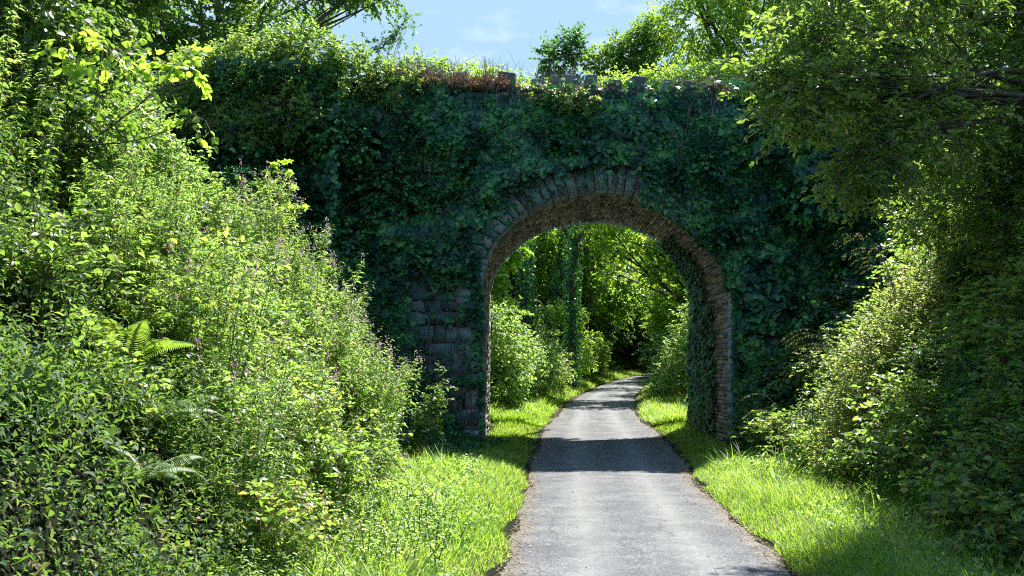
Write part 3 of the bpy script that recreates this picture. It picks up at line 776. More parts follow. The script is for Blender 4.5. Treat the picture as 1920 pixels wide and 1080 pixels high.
# sunny bank (the camera's left)
scatter(tall, 24, (12.0, 14.4), (.12, 1.7), -1, rs, 'tall seeding willowherb at the shadow edge of the sunny bank', 'tall willowherb where the bridge shadow meets the sunny bank', .85, 1.1, mind=.28)
scatter(wh, 175, (6.6, 14.0), (.3, 5.6), -1, rs, 'leafy willowherb with pale pink spikes on the sunny bank', 'willowherb clumps on the sunny bank', .45, 1.02, mask=lambda x, y, d: vnoise(np.array([[x, y, 0]]), .5, 3)[0] > .34 and fernfree(x, y, d), mind=.24)
scatter(ne, 60, (5.6, 14), (.0, 4.5), -1, rs, 'nettle clump with toothed drooping leaves on the sunny bank', 'nettles on the sunny bank', .7, 1.15, mind=.3, mask=fernfree)
scatter(br, 50, (6.0, 15.0), (.0, 6.0), -1, rs, 'low arching bramble sprawling over the sunny bank', 'brambles on the sunny bank', .6, 1.1, mind=.35, mask=fernfree)
scatter(nv, 70, (5.0, 15), (-1.0, .15), -1, rs, 'small bright nettle in the grass verge below the sunny bank', 'small nettles in the sunny verge', .6, 1.1, mask=lambda x, y, d: d > -1.0 * min(1, vnoise(np.array([[x, y, 0]]), .8, 7)[0] * 1.5) and x < cy(y) - hw(y) - .35, mind=.18, tilt=.02)
# ferns stand where the photo has them: two sprays low on the bank, one nearer
for k, (x, y, s, rz, lab) in enumerate([(-2.50, 6.7, .62, .4, 'bright fern with arching fronds low on the sunny bank'), (-2.85, 7.1, .66, 2.0, 'yellowish fern half hidden behind the brightest fern'),
        (-2.32, 6.0, .50, .3, 'dark green fern nearest the camera, low on the sunny bank'), (-2.95, 7.6, .50, 1.0, 'fern crowded by willowherb at the upper end of the fern patch'), (-2.3, 7.4, .42, 3.0, 'small fern beside the verge nettles')]):
    z = gz(x, y) + .22
    if k < 2: o = fe[k]; o.location = (x, y, z); o.scale = (s,) * 3; o.rotation_euler = (.1, .30, rz)
    else: o = copy_tree(fe[k % 2], (x, y, z), rz, s, tilt=(.1, .3))
    tag(o, lab, 'fern', 'ferns on the sunny bank')
scatter(gr, 26, (4.6, 15), (-1.15, -.05), -1, rs, 'tall bright grass tuft in the verge below the sunny bank', 'grass tufts in the sunny verge', .5, 1.0, mask=lambda x, y, d: x < cy(y) - hw(y) - .25, mind=.2, tilt=.02)

# shaded bank (the camera's right)
scatter(ne[:0] + [herb('nettle', 'herbdark', 261 + k, stems=6, height=.9, nl=44, ls=.09, lw=.5, kind='oval', pairs=True, branch=2, drop=.5) for k in range(2)],
        70, (5.5, 16), (.1, 5), 1, rs, 'dark nettle clump on the shaded bank', 'nettles on the shaded bank', .7, 1.15, mind=.3)
scatter(brs, 90, (5.5, 19), (.1, 6), 1, rs, 'low bramble tangled over the shaded bank', 'brambles on the shaded bank', .7, 1.2, mind=.35)
scatter(grs, 34, (6.5, 15.5), (-.9, .5), 1, rs, 'long arching grass tuft at the foot of the shaded bank', 'long grass tufts below the shaded bank', .55, 1.1, mind=.2, tilt=.02)
for k, (x, y, s, rz, lab) in enumerate([(6.0, 12.3, .8, .4, 'fern on the shaded bank beneath the overhanging tree'), (3.9, 17.6, .8, 1.0, 'fern in the bridge shadow beside the wing wall'), (6.4, 13.2, .7, 2.0, 'higher fern on the shaded bank behind the bramble')]):
    z = gz(x, y) + .2
    if k < 1: o = fes[0]; o.location = (x, y, z); o.scale = (s,) * 3; o.rotation_euler = (.1, -.2, rz)
    else: o = copy_tree(fes[0], (x, y, z), rz, s, tilt=(.1, -.2))
    tag(o, lab, 'fern', 'ferns on the shaded bank')

# arching seeding grasses leaning out over the dark wing wall
def seed_grass(name, loc, n, seed, label):
    rng = np.random.default_rng(seed); root = empty(name, loc); tag(root, label, 'grass'); st = MB(); lf = MB()
    for k in range(n):
        h = rng.uniform(.6, 1.15); a = rng.normal(PI, .5); e = np.array([math.cos(a) * h * .75, math.sin(a) * h * .3, h * .75])
        pts = bez((rng.normal(0, .08), rng.normal(0, .08), 0), (e[0] * .25, e[1] * .2, h * 1.25), e, 10); tube(st, pts, .004, .0015, 3)
        q = 22; u = rng.uniform(.62, 1, q) * 9; i = np.minimum(u.astype(int), 8); f = (u - i)[:, None]; P = pts[i] * (1 - f) + pts[i + 1] * f
        leaves(lf, P, rdir(q, rng) * .6 + np.array([-.5, 0, -.8]), rdir(q, rng), .035, .006, 'kite', rng=rng)
    st.build('stem', B['twig'], root); lf.build('seed_head', G['grassdry'], root); return root
seed_grass('seed_grass', (4.15, 13.0, gz(4.15, 13.0) + .7), 12, 5, 'arching seeding grass stems leaning from the pale bush over the dark ivy')
seed_grass('seed_grass', (4.75, 12.9, gz(4.75, 12.9) + 1.1), 11, 6, 'higher arching grass stems above the pale bush')
seed_grass('seed_grass', (3.6, 13.6, .25), 8, 8, 'pale bent grass stalks rising from the verge beside the dark ivy')

for (b, lobes, K, mat, seed, lab) in [
    ((-2.6, 12.6), [(-2.25, 12.4, 1.0, .42, .5, .5), (-2.55, 12.5, 1.55, .5, .5, .45), (-2.05, 12.2, .55, .4, .5, .4), (-2.95, 12.6, 1.95, .5, .5, .4)], 1500, 'herb', 671, 'full rounded bush at the corner of the sunny bank nearest the arch'),
    ((-3.3, 11.0), [(-3.0, 10.8, 1.9, .55, .5, .45), (-3.5, 11.0, 2.5, .6, .5, .45), (-2.6, 10.6, 1.3, .5, .5, .4)], 1300, 'herb', 672, 'leafy mound midway along the sunny bank below the creeper'),
    ((-2.6, 9.4), [(-2.35, 9.2, .95, .45, .5, .4), (-2.8, 9.5, 1.5, .5, .5, .4), (-2.15, 9.0, .5, .4, .5, .35)], 1100, 'bramble', 673, 'low bramble mound above the verge grass in mid bank'),
    ((-4.0, 9.6), [(-3.7, 9.4, 2.7, .55, .5, .45), (-4.1, 9.3, 3.2, .5, .5, .4)], 1000, 'under', 674, 'darker leafy mound under the broad-leaved thicket')]:
    make_tree('leafy_bush', lab, 'bush', gb(*b), lobes, K, 10, .062, .42, 'oval', mat, r0=.03, seed=seed, tlen=.22, droop=.1, thresh=.30, shell=.5, bark='redstem', trunkname='stem', fol='foliage', nscale=1.8)

# pale sunlit bush on the shaded bank
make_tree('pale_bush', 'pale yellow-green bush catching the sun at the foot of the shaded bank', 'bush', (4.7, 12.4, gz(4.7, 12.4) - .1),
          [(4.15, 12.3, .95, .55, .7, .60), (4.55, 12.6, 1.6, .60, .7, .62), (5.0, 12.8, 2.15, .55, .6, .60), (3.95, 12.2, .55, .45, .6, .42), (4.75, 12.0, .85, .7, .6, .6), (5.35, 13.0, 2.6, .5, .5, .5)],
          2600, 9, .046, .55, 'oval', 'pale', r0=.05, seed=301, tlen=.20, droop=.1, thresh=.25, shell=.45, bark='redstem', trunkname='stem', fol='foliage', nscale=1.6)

# ------------------------------------------------------------------ undergrowth, grass and litter (nobody could count these)
def undergrowth(name, n, yr, dr, side, seed, size, hgt, mat='under', mask=None, label='', maxh=.45, patchy=False):
    rng = np.random.default_rng(seed)
    y = yr[0] + (yr[1] - yr[0]) * rng.random(n * 2) ** .8; d = rng.uniform(*dr, n * 2); c = cy(y)
    x = np.where(side < 0, c - offl(y) - d, c + offr(y) + d)
    k = inview(x, y, .8)
    if mask is not None: k &= mask(x, y, d)
    if patchy: k &= rng.random(n * 2) < np.clip((fbm(np.stack([x, y, 0 * x], -1), 1.1, seed + 9, 3) - .43) * 9, .25, 1)
    x = x[k][:n]; y = y[k][:n]; d = d[k][:n]; n = len(x)
    z = ground_z(x, y); nn = ground_n(x, y)
    h = hgt * fbm(np.stack([x, y, z], -1), 1.3, seed, 3) * 2.0 * rng.random(n) ** .5
    h = np.clip(h, 0, maxh * 2) * np.clip((d + .5) * 1.2, .25, 1)
    P = np.stack([x, y, z], -1) + (nn * .5 + np.array([0, 0, .6])) * h[:, None]
    D = unit(rng.normal(0, .7, (n, 3)) + nn * .35 + np.array([-.1 * side, 0, -.25]))
    N = nn * .6 + np.array([0, 0, .8]) + rng.normal(0, .45, (n, 3))
    L = size * rng.uniform(.55, 1.35, n)
    mb = MB(); q = rng.random(n) < .5
    leaves(mb, P[q], D[q], N[q], L[q], L[q] * .62, 'kite', rng=rng); leaves(mb, P[~q], D[~q], N[~q], L[~q] * 1.2, L[~q] * .34, 'kite', rng=rng)
    o = mb.build(name, G[mat]); tag(o, label, kind='stuff'); return o
undergrowth('undergrowth', 35000, (3.0, 7.5), (-.2, 3.5), -1, 400, .040, .45, patchy=True, label='small leaved ground cover nearest the camera on the sunny bank')
undergrowth('undergrowth', 95000, (4.2, 16.5), (-.25, 7.5), -1, 401, .052, .40, patchy=True, label='dense leafy undergrowth covering the sunny bank')
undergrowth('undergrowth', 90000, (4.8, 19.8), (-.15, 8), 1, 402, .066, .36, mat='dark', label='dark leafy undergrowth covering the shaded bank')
undergrowth('undergrowth', 45000, (15.5, 19.9), (-.7, 7), -1, 403, .075, .34, mat='ivy', label='ivy carpet in the bridge shadow below the wing wall')
undergrowth('undergrowth', 60000, (24.5, 75), (-.2, 8), -1, 404, .12, .5, label='leafy undergrowth on the far sunny bank beyond the arch')
undergrowth('undergrowth', 60000, (24.5, 80), (-.4, 8), 1, 405, .12, .5, label='leafy undergrowth on the far shaded bank beyond the arch')

def grass(n, yr, side, seed, hgt, w, label, mat='grass', wmax=2.2):
    rng = np.random.default_rng(seed)
    y = rng.uniform(*yr, n * 2) if yr[1] < 30 else yr[0] + (yr[1] - yr[0]) * rng.random(n * 2) ** 1.7
    e = rng.uniform(-.22, wmax, n * 2); c = cy(y); hwv = hw(y)
    x = c + side * (hwv + .12 + e)
    edge = .16 * (fbm(np.stack([x * 0 + side, y, y * 0], -1), 1.5, 12, 3) * 2 - 1)
    d = bank_d(x, y)
    k = (e > edge - .02) & (d < .25) & inview(x, y, .5) & ((y < BY0) | (y > BY1) | ((x > AX0 + .05) & (x < AX1 - .05)))
    k &= rng.random(n * 2) < np.clip((e + .22) * 5, .35, 1)
    x = x[k][:n]; y = y[k][:n]; e = e[k][:n]; n = len(x)
    shade = np.where((y > 15.3) & (y < 24), .55, 1.0)
    P = np.stack([x, y, ground_z(x, y) - .01], -1)
    hh = hgt * (.35 + 1.1 * fbm(P, 1.4, 15, 3)) * rng.uniform(.5, 1.25, n) * np.clip(.45 + e * 1.4, .35, 1.1) * shade
    a = rng.uniform(0, 2 * PI, n); o = np.stack([np.cos(a), np.sin(a), 0 * a], -1) * rng.uniform(.1, .75, n)[:, None]
    o[:, 0] -= side * .18
    D = o + np.array([0, 0, 1.0]); N = -o + np.array([0, 0, .2]) + rng.normal(0, .1, (n, 3))
    mb = MB(); leaves(mb, P, D, -N * -1.0, hh, w * rng.uniform(.6, 1.3, n), 'bladeup' if hgt < .2 else 'blade', rng=rng, bend=.75)
    o = mb.build('grass', G[mat]); tag(o, label, kind='stuff')
grass(75000, (4.6, 20), -1, 501, .24, .008, 'bright green grass on the verge below the sunny bank', wmax=1.9)
grass(75000, (4.6, 20), 1, 502, .28, .008, 'bright green grass on the verge below the shaded bank', wmax=2.2)
grass(5000, (4.6, 19), -1, 507, .24, .006, 'dry straw stalks mixed into the verge below the sunny bank', mat='grassdry', wmax=1.9)
grass(6000, (4.6, 19), 1, 508, .27, .006, 'dry straw stalks mixed into the verge below the shaded bank', mat='grassdry', wmax=2.2)
grass(9000, (20, 25), -1, 505, .14, .010, 'short shaded grass along the inside of the arch', wmax=1.3)
grass(9000, (20, 25), 1, 506, .14, .010, 'short shaded grass along the foot of the right jamb', wmax=1.4)
grass(42000, (24.6, 85), -1, 503, .30, .020, 'sunlit grass verge curving away beyond the arch', wmax=2.0)
grass(42000, (24.6, 85), 1, 504, .34, .020, 'lush grass verge inside the bend beyond the arch', wmax=2.2)

def verge_leaves(n, yr, side, seed, label, size=.05):
    rng = np.random.default_rng(seed); y = rng.uniform(*yr, n); e = rng.uniform(.12, 1.9, n); x = cy(y) + side * (hw(y) + .1 + e)
    P0 = np.stack([x, y, 0 * x], -1); k = (fbm(P0, 1.1, 18, 3) > .43) & inview(x, y, .5) & (bank_d(x, y) < .3)
    x = x[k]; y = y[k]; e = e[k]; n = len(x)
    P = np.stack([x, y, ground_z(x, y) + rng.uniform(.02, .24, n) * np.clip(e * 1.5, .2, 1)], -1)
    L = size * rng.uniform(.5, 1.4, n); mb = MB(); leaves(mb, P, rdir(n, rng) + np.array([0, 0, .1]), np.array([0, 0, 1.0]) + rng.normal(0, .35, (n, 3)), L, L * .6, 'oval', rng=rng)
    o = mb.build('weeds', G['herb']); tag(o, label, kind='stuff')
verge_leaves(24000, (4.6, 16), -1, 511, 'broad-leaved weeds mixed into the verge below the sunny bank')
verge_leaves(16000, (4.6, 16), 1, 512, 'broad-leaved weeds mixed into the verge below the shaded bank')
verge_leaves(16000, (24.6, 50), -1, 513, 'broad-leaved weeds in the far verge beyond the arch', .09)

def litter(n, seed):
    rng = np.random.default_rng(seed); y = 4.5 + 34 * rng.random(n) ** 1.4; side = rng.choice([-1, 1], n)
    e = np.abs(rng.normal(0, .10, n)); far = rng.random(n) < .10; e = np.where(far, rng.uniform(0, 1.1, n), e)
    x = cy(y) + side * (hw(y) + .06 - e)
    P = np.stack([x, y, zp(y) + .030], -1); a = rng.uniform(0, 6.28, n)
    L = rng.uniform(.008, .035, n); mb = MB()
    leaves(mb, P, np.stack([np.cos(a), np.sin(a), rng.uniform(-.02, .2, n)], -1), np.array([0, 0, 1.0]) + rng.normal(0, .25, (n, 3)), L, L * .7, 'kite', rng=rng)
    o = mb.build('leaf_litter', G['litter']); tag(o, 'brown leaf litter and crumbs along both path edges', kind='stuff')
litter(12000, 520)

# ------------------------------------------------------------------ shrubs and trees round the bridge

# the overhanging tree on the shaded bank
make_tree('willow_tree', 'dense overhanging tree leaning from the shaded bank across the bridge face', 'tree', gb(8.3, 11.5),
          [(2.02, 8.6, 4.12, .26, .35, .13), (2.2, 8.6, 3.72, .24, .35, .12), (2.75, 8.8, 3.2, .28, .35, .14), (2.45, 8.7, 4.0, .42, .6, .34), (2.8, 8.9, 4.45, .70, .8, .50), (3.35, 9.0, 5.0, .95, 1.0, .65), (3.1, 9.0, 3.5, .42, .6, .36), (3.75, 9.4, 3.9, .70, .8, .52),
           (4.9, 11.3, 3.5, .75, .8, .60), (5.2, 10.7, 4.5, 1.0, 1.2, .9), (5.4, 10.6, 2.85, .55, .8, .42), (5.7, 11, 3.4, .8, 1.0, .65), (6.1, 11.2, 5.1, 1.3, 1.4, 1.1),
           (4.8, 11.0, 6.2, 1.4, 1.4, .9), (6.6, 11.3, 6.4, 1.5, 1.5, 1.1), (7.4, 11.8, 4.6, 1.1, 1.3, 1.1), (3.5, 10.3, 6.0, .8, 1.0, .6)],
          7800, 14, .072, .46, 'oval', 'willow', r0=.085, seed=601, tlen=.28, droop=.10, thresh=.36, shell=.35, n_sub=6, nscale=1.1)
# sprays at its outer tips, brighter in the photo because they hang clear in the sun
# darker tree filling the shaded corner behind it
make_tree('holly_tree', 'dark evergreen tree filling the shaded corner behind the overhanging tree', 'tree', gb(9.3, 15.5),
          [(7.8, 14.5, 4.0, 1.3, 1.2, 1.3), (8.5, 14.6, 5.5, 1.6, 1.5, 1.6), (8.4, 15, 6.3, 1.3, 1.4, 1.3), (8.8, 14.2, 3.6, 1.2, 1.2, 1.2), (8.0, 15, 7.6, 1.6, 1.5, 1.3)],
          5000, 12, .075, .55, 'oval', 'dark', r0=.18, seed=602, tlen=.35, droop=.25, thresh=.30, shell=.5, nscale=.9)
make_tree('elder_shrub', 'leafy dark shrub low on the shaded bank behind the pale bush', 'shrub', gb(6.4, 12.6),
          [(6.0, 12.4, 3.1, .7, .8, .6), (6.8, 12.2, 3.5, .9, .8, .8), (6.2, 11.6, 2.6, .8, .7, .6), (5.6, 12.9, 3.1, .5, .6, .45)],
          2400, 11, .07, .5, 'oval', 'dark', r0=.07, seed=603, tlen=.28, droop=.3, thresh=.3, shell=.4, trunkname='stem', fol='foliage')
make_tree('laurel_shrub', 'low dark shrub in the bridge shadow at the foot of the right wing wall', 'shrub', gb(5.3, 18.0),
          [(5.0, 17.9, 1.3, .8, .8, .8), (5.9, 17.6, 2.3, 1.0, .9, .9), (6.9, 17.4, 3.3, 1.0, 1.0, .9), (4.45, 18.3, .55, .45, .6, .45)],
          2400, 10, .11, .62, 'oval', 'ivy', r0=.07, seed=604, tlen=.35, droop=.4, thresh=.28, shell=.5, trunkname='stem', fol='foliage')

# the broad-leaved thicket at the top of the sunny bank
make_tree('hazel_tree', 'tall broad-leaved thicket rising from the top of the sunny bank', 'tree', gb(-6.3, 10.6),
          [(-4.6, 10.2, 5.0, .55, .8, .6), (-5.2, 10.3, 5.7, .9, 1.0, .8), (-4.9, 9.8, 4.2, .6, .8, .5), (-5.6, 10.0, 4.8, .8, .9, .7), (-4.1, 8.9, 3.8, .45, .6, .4), (-6.2, 10.8, 6.6, 1.4, 1.2, 1.0), (-4.6, 9.0, 4.7, .7, .8, .6), (-5.0, 8.8, 3.5, .7, .7, .5), (-4.6, 11.4, 6.3, .9, .8, .6), (-5.6, 11.6, 7.2, 1.2, 1, .8)],
          5200, 11, .080, .62, 'oval', 'hazel', r0=.10, seed=611, tlen=.30, droop=.3, thresh=.40, shell=.3, nscale=1.1, n_sub=6)
# big-leaved branch poking out bright over the bank
make_tree('hazel_sapling', 'bright backlit sprig of rounded leaves poking out before the thicket', 'tree', gb(-4.4, 8.8),
          [(-3.5, 8.3, 4.22, .36, .35, .13), (-2.9, 8.5, 4.15, .20, .25, .10), (-2.8, 8.6, 3.75, .14, .2, .08)],
          34, 8, .085, .80, 'oval', 'maple', r0=.022, seed=612, tlen=.22, droop=.25, thresh=.15, shell=.2, trunkname='stem', fol='foliage')
make_tree('bindweed_thicket', 'bright round-leaved creeper tumbling along the upper edge of the sunny bank', 'shrub', gb(-4.9, 13.2),
          [(-4.8, 13.2, 4.2, .5, .8, .32), (-5.3, 13.3, 4.8, .55, .8, .36), (-4.35, 13.3, 3.6, .5, .7, .30), (-5.7, 13.2, 5.5, .55, .7, .36), (-5.0, 12.6, 4.4, .6, .7, .45), (-3.75, 13.5, 2.95, .4, .6, .26), (-4.1, 12.8, 3.5, .5, .7, .36), (-2.9, 13.8, 2.3, .35, .5, .3)],
          1900, 10, .062, .72, 'oval', 'herb', r0=.05, seed=613, tlen=.26, droop=.2, thresh=.2, shell=.3, trunkname='stem', fol='foliage', nscale=1.3)

# mounds of creeper on the left part of the parapet
make_tree('creeper_mound', 'sunlit creeper mound swelling over the parapet left of the coping stones', 'shrub', (-5.2, 20.3, 6.5),
          [(-5.3, 19.6, 7.35, .9, .7, .75), (-4.4, 19.8, 7.75, .75, .6, .55), (-6.3, 19.5, 7.1, .9, .7, .6), (-3.5, 19.8, 7.4, .7, .5, .45), (-2.6, 19.9, 7.25, .6, .45, .35), (-6.9, 19.2, 6.2, .9, .7, .6), (-5.6, 19.1, 6.1, .7, .5, .4), (-4.6, 19.2, 6.5, .6, .4, .5)],
          3300, 11, .075, .7, 'oval', 'bramble', r0=.06, seed=621, tlen=.30, droop=.25, thresh=.24, shell=.55, trunkname='stem', fol='foliage', nscale=1.3)
make_tree('parapet_bramble', 'small sunlit bramble with yellowing leaves hanging between the coping stones', 'bramble', (.6, 20.25, 7.1),
          [(.3, 19.9, 7.08, .4, .2, .14), (.85, 19.8, 6.95, .42, .2, .2), (1.2, 19.8, 6.9, .3, .2, .12)],
          170, 9, .06, .7, 'oval', 'pale', r0=.02, seed=622, tlen=.18, droop=.35, thresh=.1, shell=.3, bark='redstem', trunkname='stem', fol='foliage', n_sub=2)

make_tree('ivy', 'bulging ivy bush hanging off the wall left of the arch shoulder', 'ivy', (-4.0, 19.9, 4.0),
          [(-4.7, 19.4, 4.6, .8, .5, .7), (-3.6, 19.6, 6.1, .8, .4, .5), (-2.7, 19.7, 5.1, .7, .3, .5), (-5.6, 19.2, 5.4, .8, .5, .6), (-3.5, 19.6, 4.0, .7, .4, .5), (-1.9, 19.8, 6.3, .6, .25, .35)],
          2600, 10, .085, .85, 'ivy', 'ivy', r0=.05, seed=623, tlen=.30, droop=.5, thresh=.27, shell=.6, trunkname='stem', fol='foliage', nscale=1.3, updir=.9)
def dry_brush(loc, length, n, seed, label, ht=.55, leafy=260, red=False):
    rng = np.random.default_rng(seed); root = empty('dry_brush', loc); tag(root, label, 'dry plant')
    tw = MB(); lf = MB()
    A = np.stack([rng.uniform(-length / 2, length / 2, n), rng.normal(0, .12, n), np.zeros(n)], -1)
    hh = ht * rng.uniform(.3, 1.1, n); tip = A + np.stack([rng.normal(0, .22, n) * ht, rng.normal(0, .15, n) * ht, hh], -1)
    threads(tw, A, tip, .006, sag=.03)
    for k in range(2):
        i = rng.integers(0, n, n * 2); u = rng.uniform(.3, .9, n * 2)[:, None]; s = A[i] * (1 - u) + tip[i] * u
        threads(tw, s, s + np.stack([rng.normal(0, .10, n * 2), rng.normal(0, .07, n * 2), rng.uniform(.03, .18, n * 2)], -1) * ht / .5, .0032)
    q = leafy; P = np.stack([rng.uniform(-length / 2, length / 2, q), rng.normal(0, .12, q), rng.uniform(0, .24, q)], -1)
    leaves(lf, P, rdir(q, rng), rdir(q, rng), rng.uniform(.04, .09, q), .025, 'kite', rng=rng)
    tw.build('twigs', B['twig'], root); lf.build('withered_leaves', G['dead'], root)
dry_brush((-1.3, 19.9, 7.14), 1.9, 150, 631, 'reddish withered bracken and bare twigs on the parapet', .55, 2000)
dry_brush((-.2, 20.9, 6.9), 2.6, 120, 632, 'bare grey twigs standing against the sky above the coping stones', 1.15, 160)
dry_brush((.6, 20.02, 7.05), 2.4, 60, 635, 'thin reddish dry growth creeping between the middle coping stones', .4, 420)
dry_brush((3.75, 20.1, 7.1), 1.9, 110, 633, 'tangled grey dead brush on the right end of the parapet', .38, 900)
dry_brush((-2.4, 20.1, 7.45), 1.0, 45, 634, 'dead brown stalks at the edge of the creeper mound', .45, 350)

# pale green weeds on the bridge top behind the right coping stones
make_tree('road_hedge', 'sunlit yellow-green hedge on the bridge behind the right coping stones', 'hedge', (3.0, 22.5, 6.5),
          [(1.9, 22.3, 7.6, .6, .6, .5), (2.9, 22.4, 7.75, .8, .6, .55), (4.0, 22.2, 7.8, .8, .6, .6), (5.2, 21.8, 7.7, .9, .7, .7), (1.2, 22.8, 7.45, .4, .4, .3), (6.4, 21.6, 7.9, 1.0, .7, .8)],
          1900, 10, .075, .6, 'oval', 'maple', r0=.05, seed=641, tlen=.28, droop=.2, thresh=.25, shell=.5, trunkname='stem', fol='foliage', nscale=1.2)

# trees on the embankment beyond the parapet
make_tree('ash_tree', 'large dark-leaved tree reaching over the left end of the parapet into the sky', 'tree', gb(-9.0, 27),
          [(-8.6, 26.2, 11.2, 2.2, 1.8, 1.9), (-6.2, 26, 11.6, 1.6, 1.5, 1.3), (-4.7, 25.6, 12.0, 1.3, 1.2, .95), (-4.0, 25.4, 11.2, .75, .8, .45), (-10.5, 25.5, 9.6, 2.0, 1.6, 1.6), (-7.0, 25.5, 9.6, 1.4, 1.2, .9), (-9, 27, 14, 2.6, 2, 2), (-12, 25, 12, 2.4, 2, 2)],
          6500, 12, .11, .55, 'oval', 'ash', r0=.28, seed=651, tlen=.50, droop=.3, thresh=.36, shell=.5, nscale=.6)
make_tree('willow_sapling', 'thin sprig of a sapling poking up behind the dead bracken', 'tree', (-3.6, 25.5, 6.4),
          [(-3.2, 25.4, 10.15, .28, .25, .16), (-3.75, 25.4, 9.75, .3, .3, .15), (-2.95, 25.4, 10.5, .14, .15, .12)],
          44, 10, .10, .5, 'oval', 'dark', r0=.035, seed=652, tlen=.34, droop=.1, thresh=.1, shell=.2, trunkname='stem', fol='foliage')
make_tree('oak_sapling', 'narrow dark sapling standing alone in the sky gap behind the coping stones', 'tree', (.9, 27.5, 6.4),
          [(.65, 27.4, 10.05, .28, .4, .42), (1.25, 27.5, 10.35, .32, .4, .55), (.9, 27.5, 9.3, .6, .5, .45)],
          420, 10, .10, .6, 'oval', 'dark', r0=.06, seed=653, tlen=.34, droop=.1, thresh=.30, shell=.25)
make_tree('oak_sapling', 'broader sapling right of the narrow one, its crown touching the big tree', 'tree', (2.4, 27.8, 6.4),
          [(2.1, 27.5, 9.9, .55, .5, .5), (2.75, 27.8, 10.4, .5, .5, .55), (3.3, 27.6, 9.8, .7, .6, .6), (3.5, 27.6, 10.8, .5, .6, .5)],
          820, 11, .10, .6, 'oval', 'ash', r0=.07, seed=654, tlen=.34, droop=.15, thresh=.30, shell=.25)
make_tree('ash_tree', 'tall sunlit tree filling the top right behind the parapet', 'tree', gb(7.8, 27.5),
          [(4.6, 26.6, 10.8, 1.1, 1.2, 1.1), (5.6, 26.6, 12.0, 1.6, 1.5, 1.3), (4.3, 26.4, 12.3, .75, .9, .55), (6.6, 26.4, 9.8, 1.5, 1.4, 1.2), (8.2, 26.6, 11.4, 2.0, 1.8, 1.7), (10.2, 26.4, 10, 2.2, 1.8, 1.8), (11.0, 26, 13, 2.6, 2, 2), (7.2, 27, 14, 2.2, 2, 1.6), (5.2, 26.2, 9.2, .9, .8, .6)],
          6500, 12, .105, .5, 'oval', 'maple', r0=.26, seed=655, tlen=.50, droop=.3, thresh=.36, shell=.5, nscale=.6)
make_tree('ash_tree', 'dark tree at the frame corner above the holly', 'tree', gb(14.5, 22),
          [(12.5, 21, 9.5, 2.4, 2, 2.2), (14, 21, 12, 2.4, 2, 2), (11.5, 21.5, 12, 1.8, 1.6, 1.5)],
          2600, 12, .12, .5, 'oval', 'ash', r0=.22, seed=656, tlen=.5, droop=.3, thresh=.34, shell=.5, nscale=.6)

# a young yellow-green shoot in front of the shaded wing wall
make_tree('sycamore_sapling', 'lone yellow-green shoot catching the light before the dark left wing wall', 'tree', gb(-4.1, 17.0),
          [(-4.05, 16.6, 4.75, .12, .12, .30), (-4.35, 16.6, 4.5, .18, .15, .18), (-3.95, 16.6, 4.25, .2, .15, .14)],
          26, 7, .12, .8, 'maple', 'maple', r0=.02, seed=661, tlen=.16, droop=.2, thresh=0, shell=.1, trunkname='stem', fol='foliage', n_sub=1)
make_tree('elder_shrub', 'spindly shrub with pale tips beside the dark left jamb', 'shrub', gb(-1.55, 15.6),
          [(-1.45, 15.5, .95, .25, .3, .35), (-1.7, 15.6, .55, .3, .3, .3), (-1.3, 15.5, 1.3, .12, .15, .25)],
          110, 10, .07, .5, 'oval', 'herbdark', r0=.015, seed=662, tlen=.2, droop=.2, thresh=0.1, shell=.2, trunkname='stem', fol='foliage', n_sub=2)
make_tree('elder_shrub', 'leafy dark shrub in the bridge shadow low on the left bank', 'shrub', gb(-3.3, 18.2),
          [(-3.1, 18.1, 2.3, .7, .6, .6), (-4.0, 18.2, 3.3, .8, .6, .6), (-2.6, 18.2, 1.3, .6, .6, .6), (-5.0, 18.2, 4.3, .8, .7, .6), (-2.2, 18.4, .6, .5, .5, .5)],
          1900, 10, .09, .5, 'oval', 'ivy', r0=.05, seed=663, tlen=.32, droop=.35, thresh=.3, shell=.45, trunkname='stem', fol='foliage')

# ------------------------------------------------------------------ beyond the arch
make_tree('bramble_thicket', 'sunlit ivy-leaved thicket at the left, just beyond the arch', 'shrub', gb(-.9, 28),
          [(-.7, 27.3, 1.5, .8, 1.0, .9), (-.6, 28.6, 1.9, .8, 1.2, 1.0), (-1.0, 29.5, 2.5, 1.0, 1.2, .9), (-.1, 30.5, 1.6, .7, 1.1, .9), (.2, 32.3, 1.7, .8, 1.3, .9), (-1.2, 26.8, 2.6, .9, .9, .8)],
          3000, 10, .085, .7, 'oval', 'herb', r0=.06, seed=701, tlen=.30, droop=.4, thresh=.27, shell=.55, trunkname='stem', fol='foliage', nscale=1.1)
make_tree('sycamore_shrub', 'yellow-green broad-leaved shrub framed by the left side of the arch', 'shrub', gb(-1.5, 29.5),
          [(-.8, 29, 3.2, .7, .6, .28), (-1.2, 29, 4.2, .7, .7, .7), (-.5, 29.6, 5.2, .5, .6, .5), (-1.2, 29.4, 5.6, .8, .7, .6)],
          520, 9, .13, .85, 'maple', 'maple', r0=.06, seed=702, tlen=.34, droop=.3, thresh=.3, shell=.4, trunkname='stem', fol='foliage')
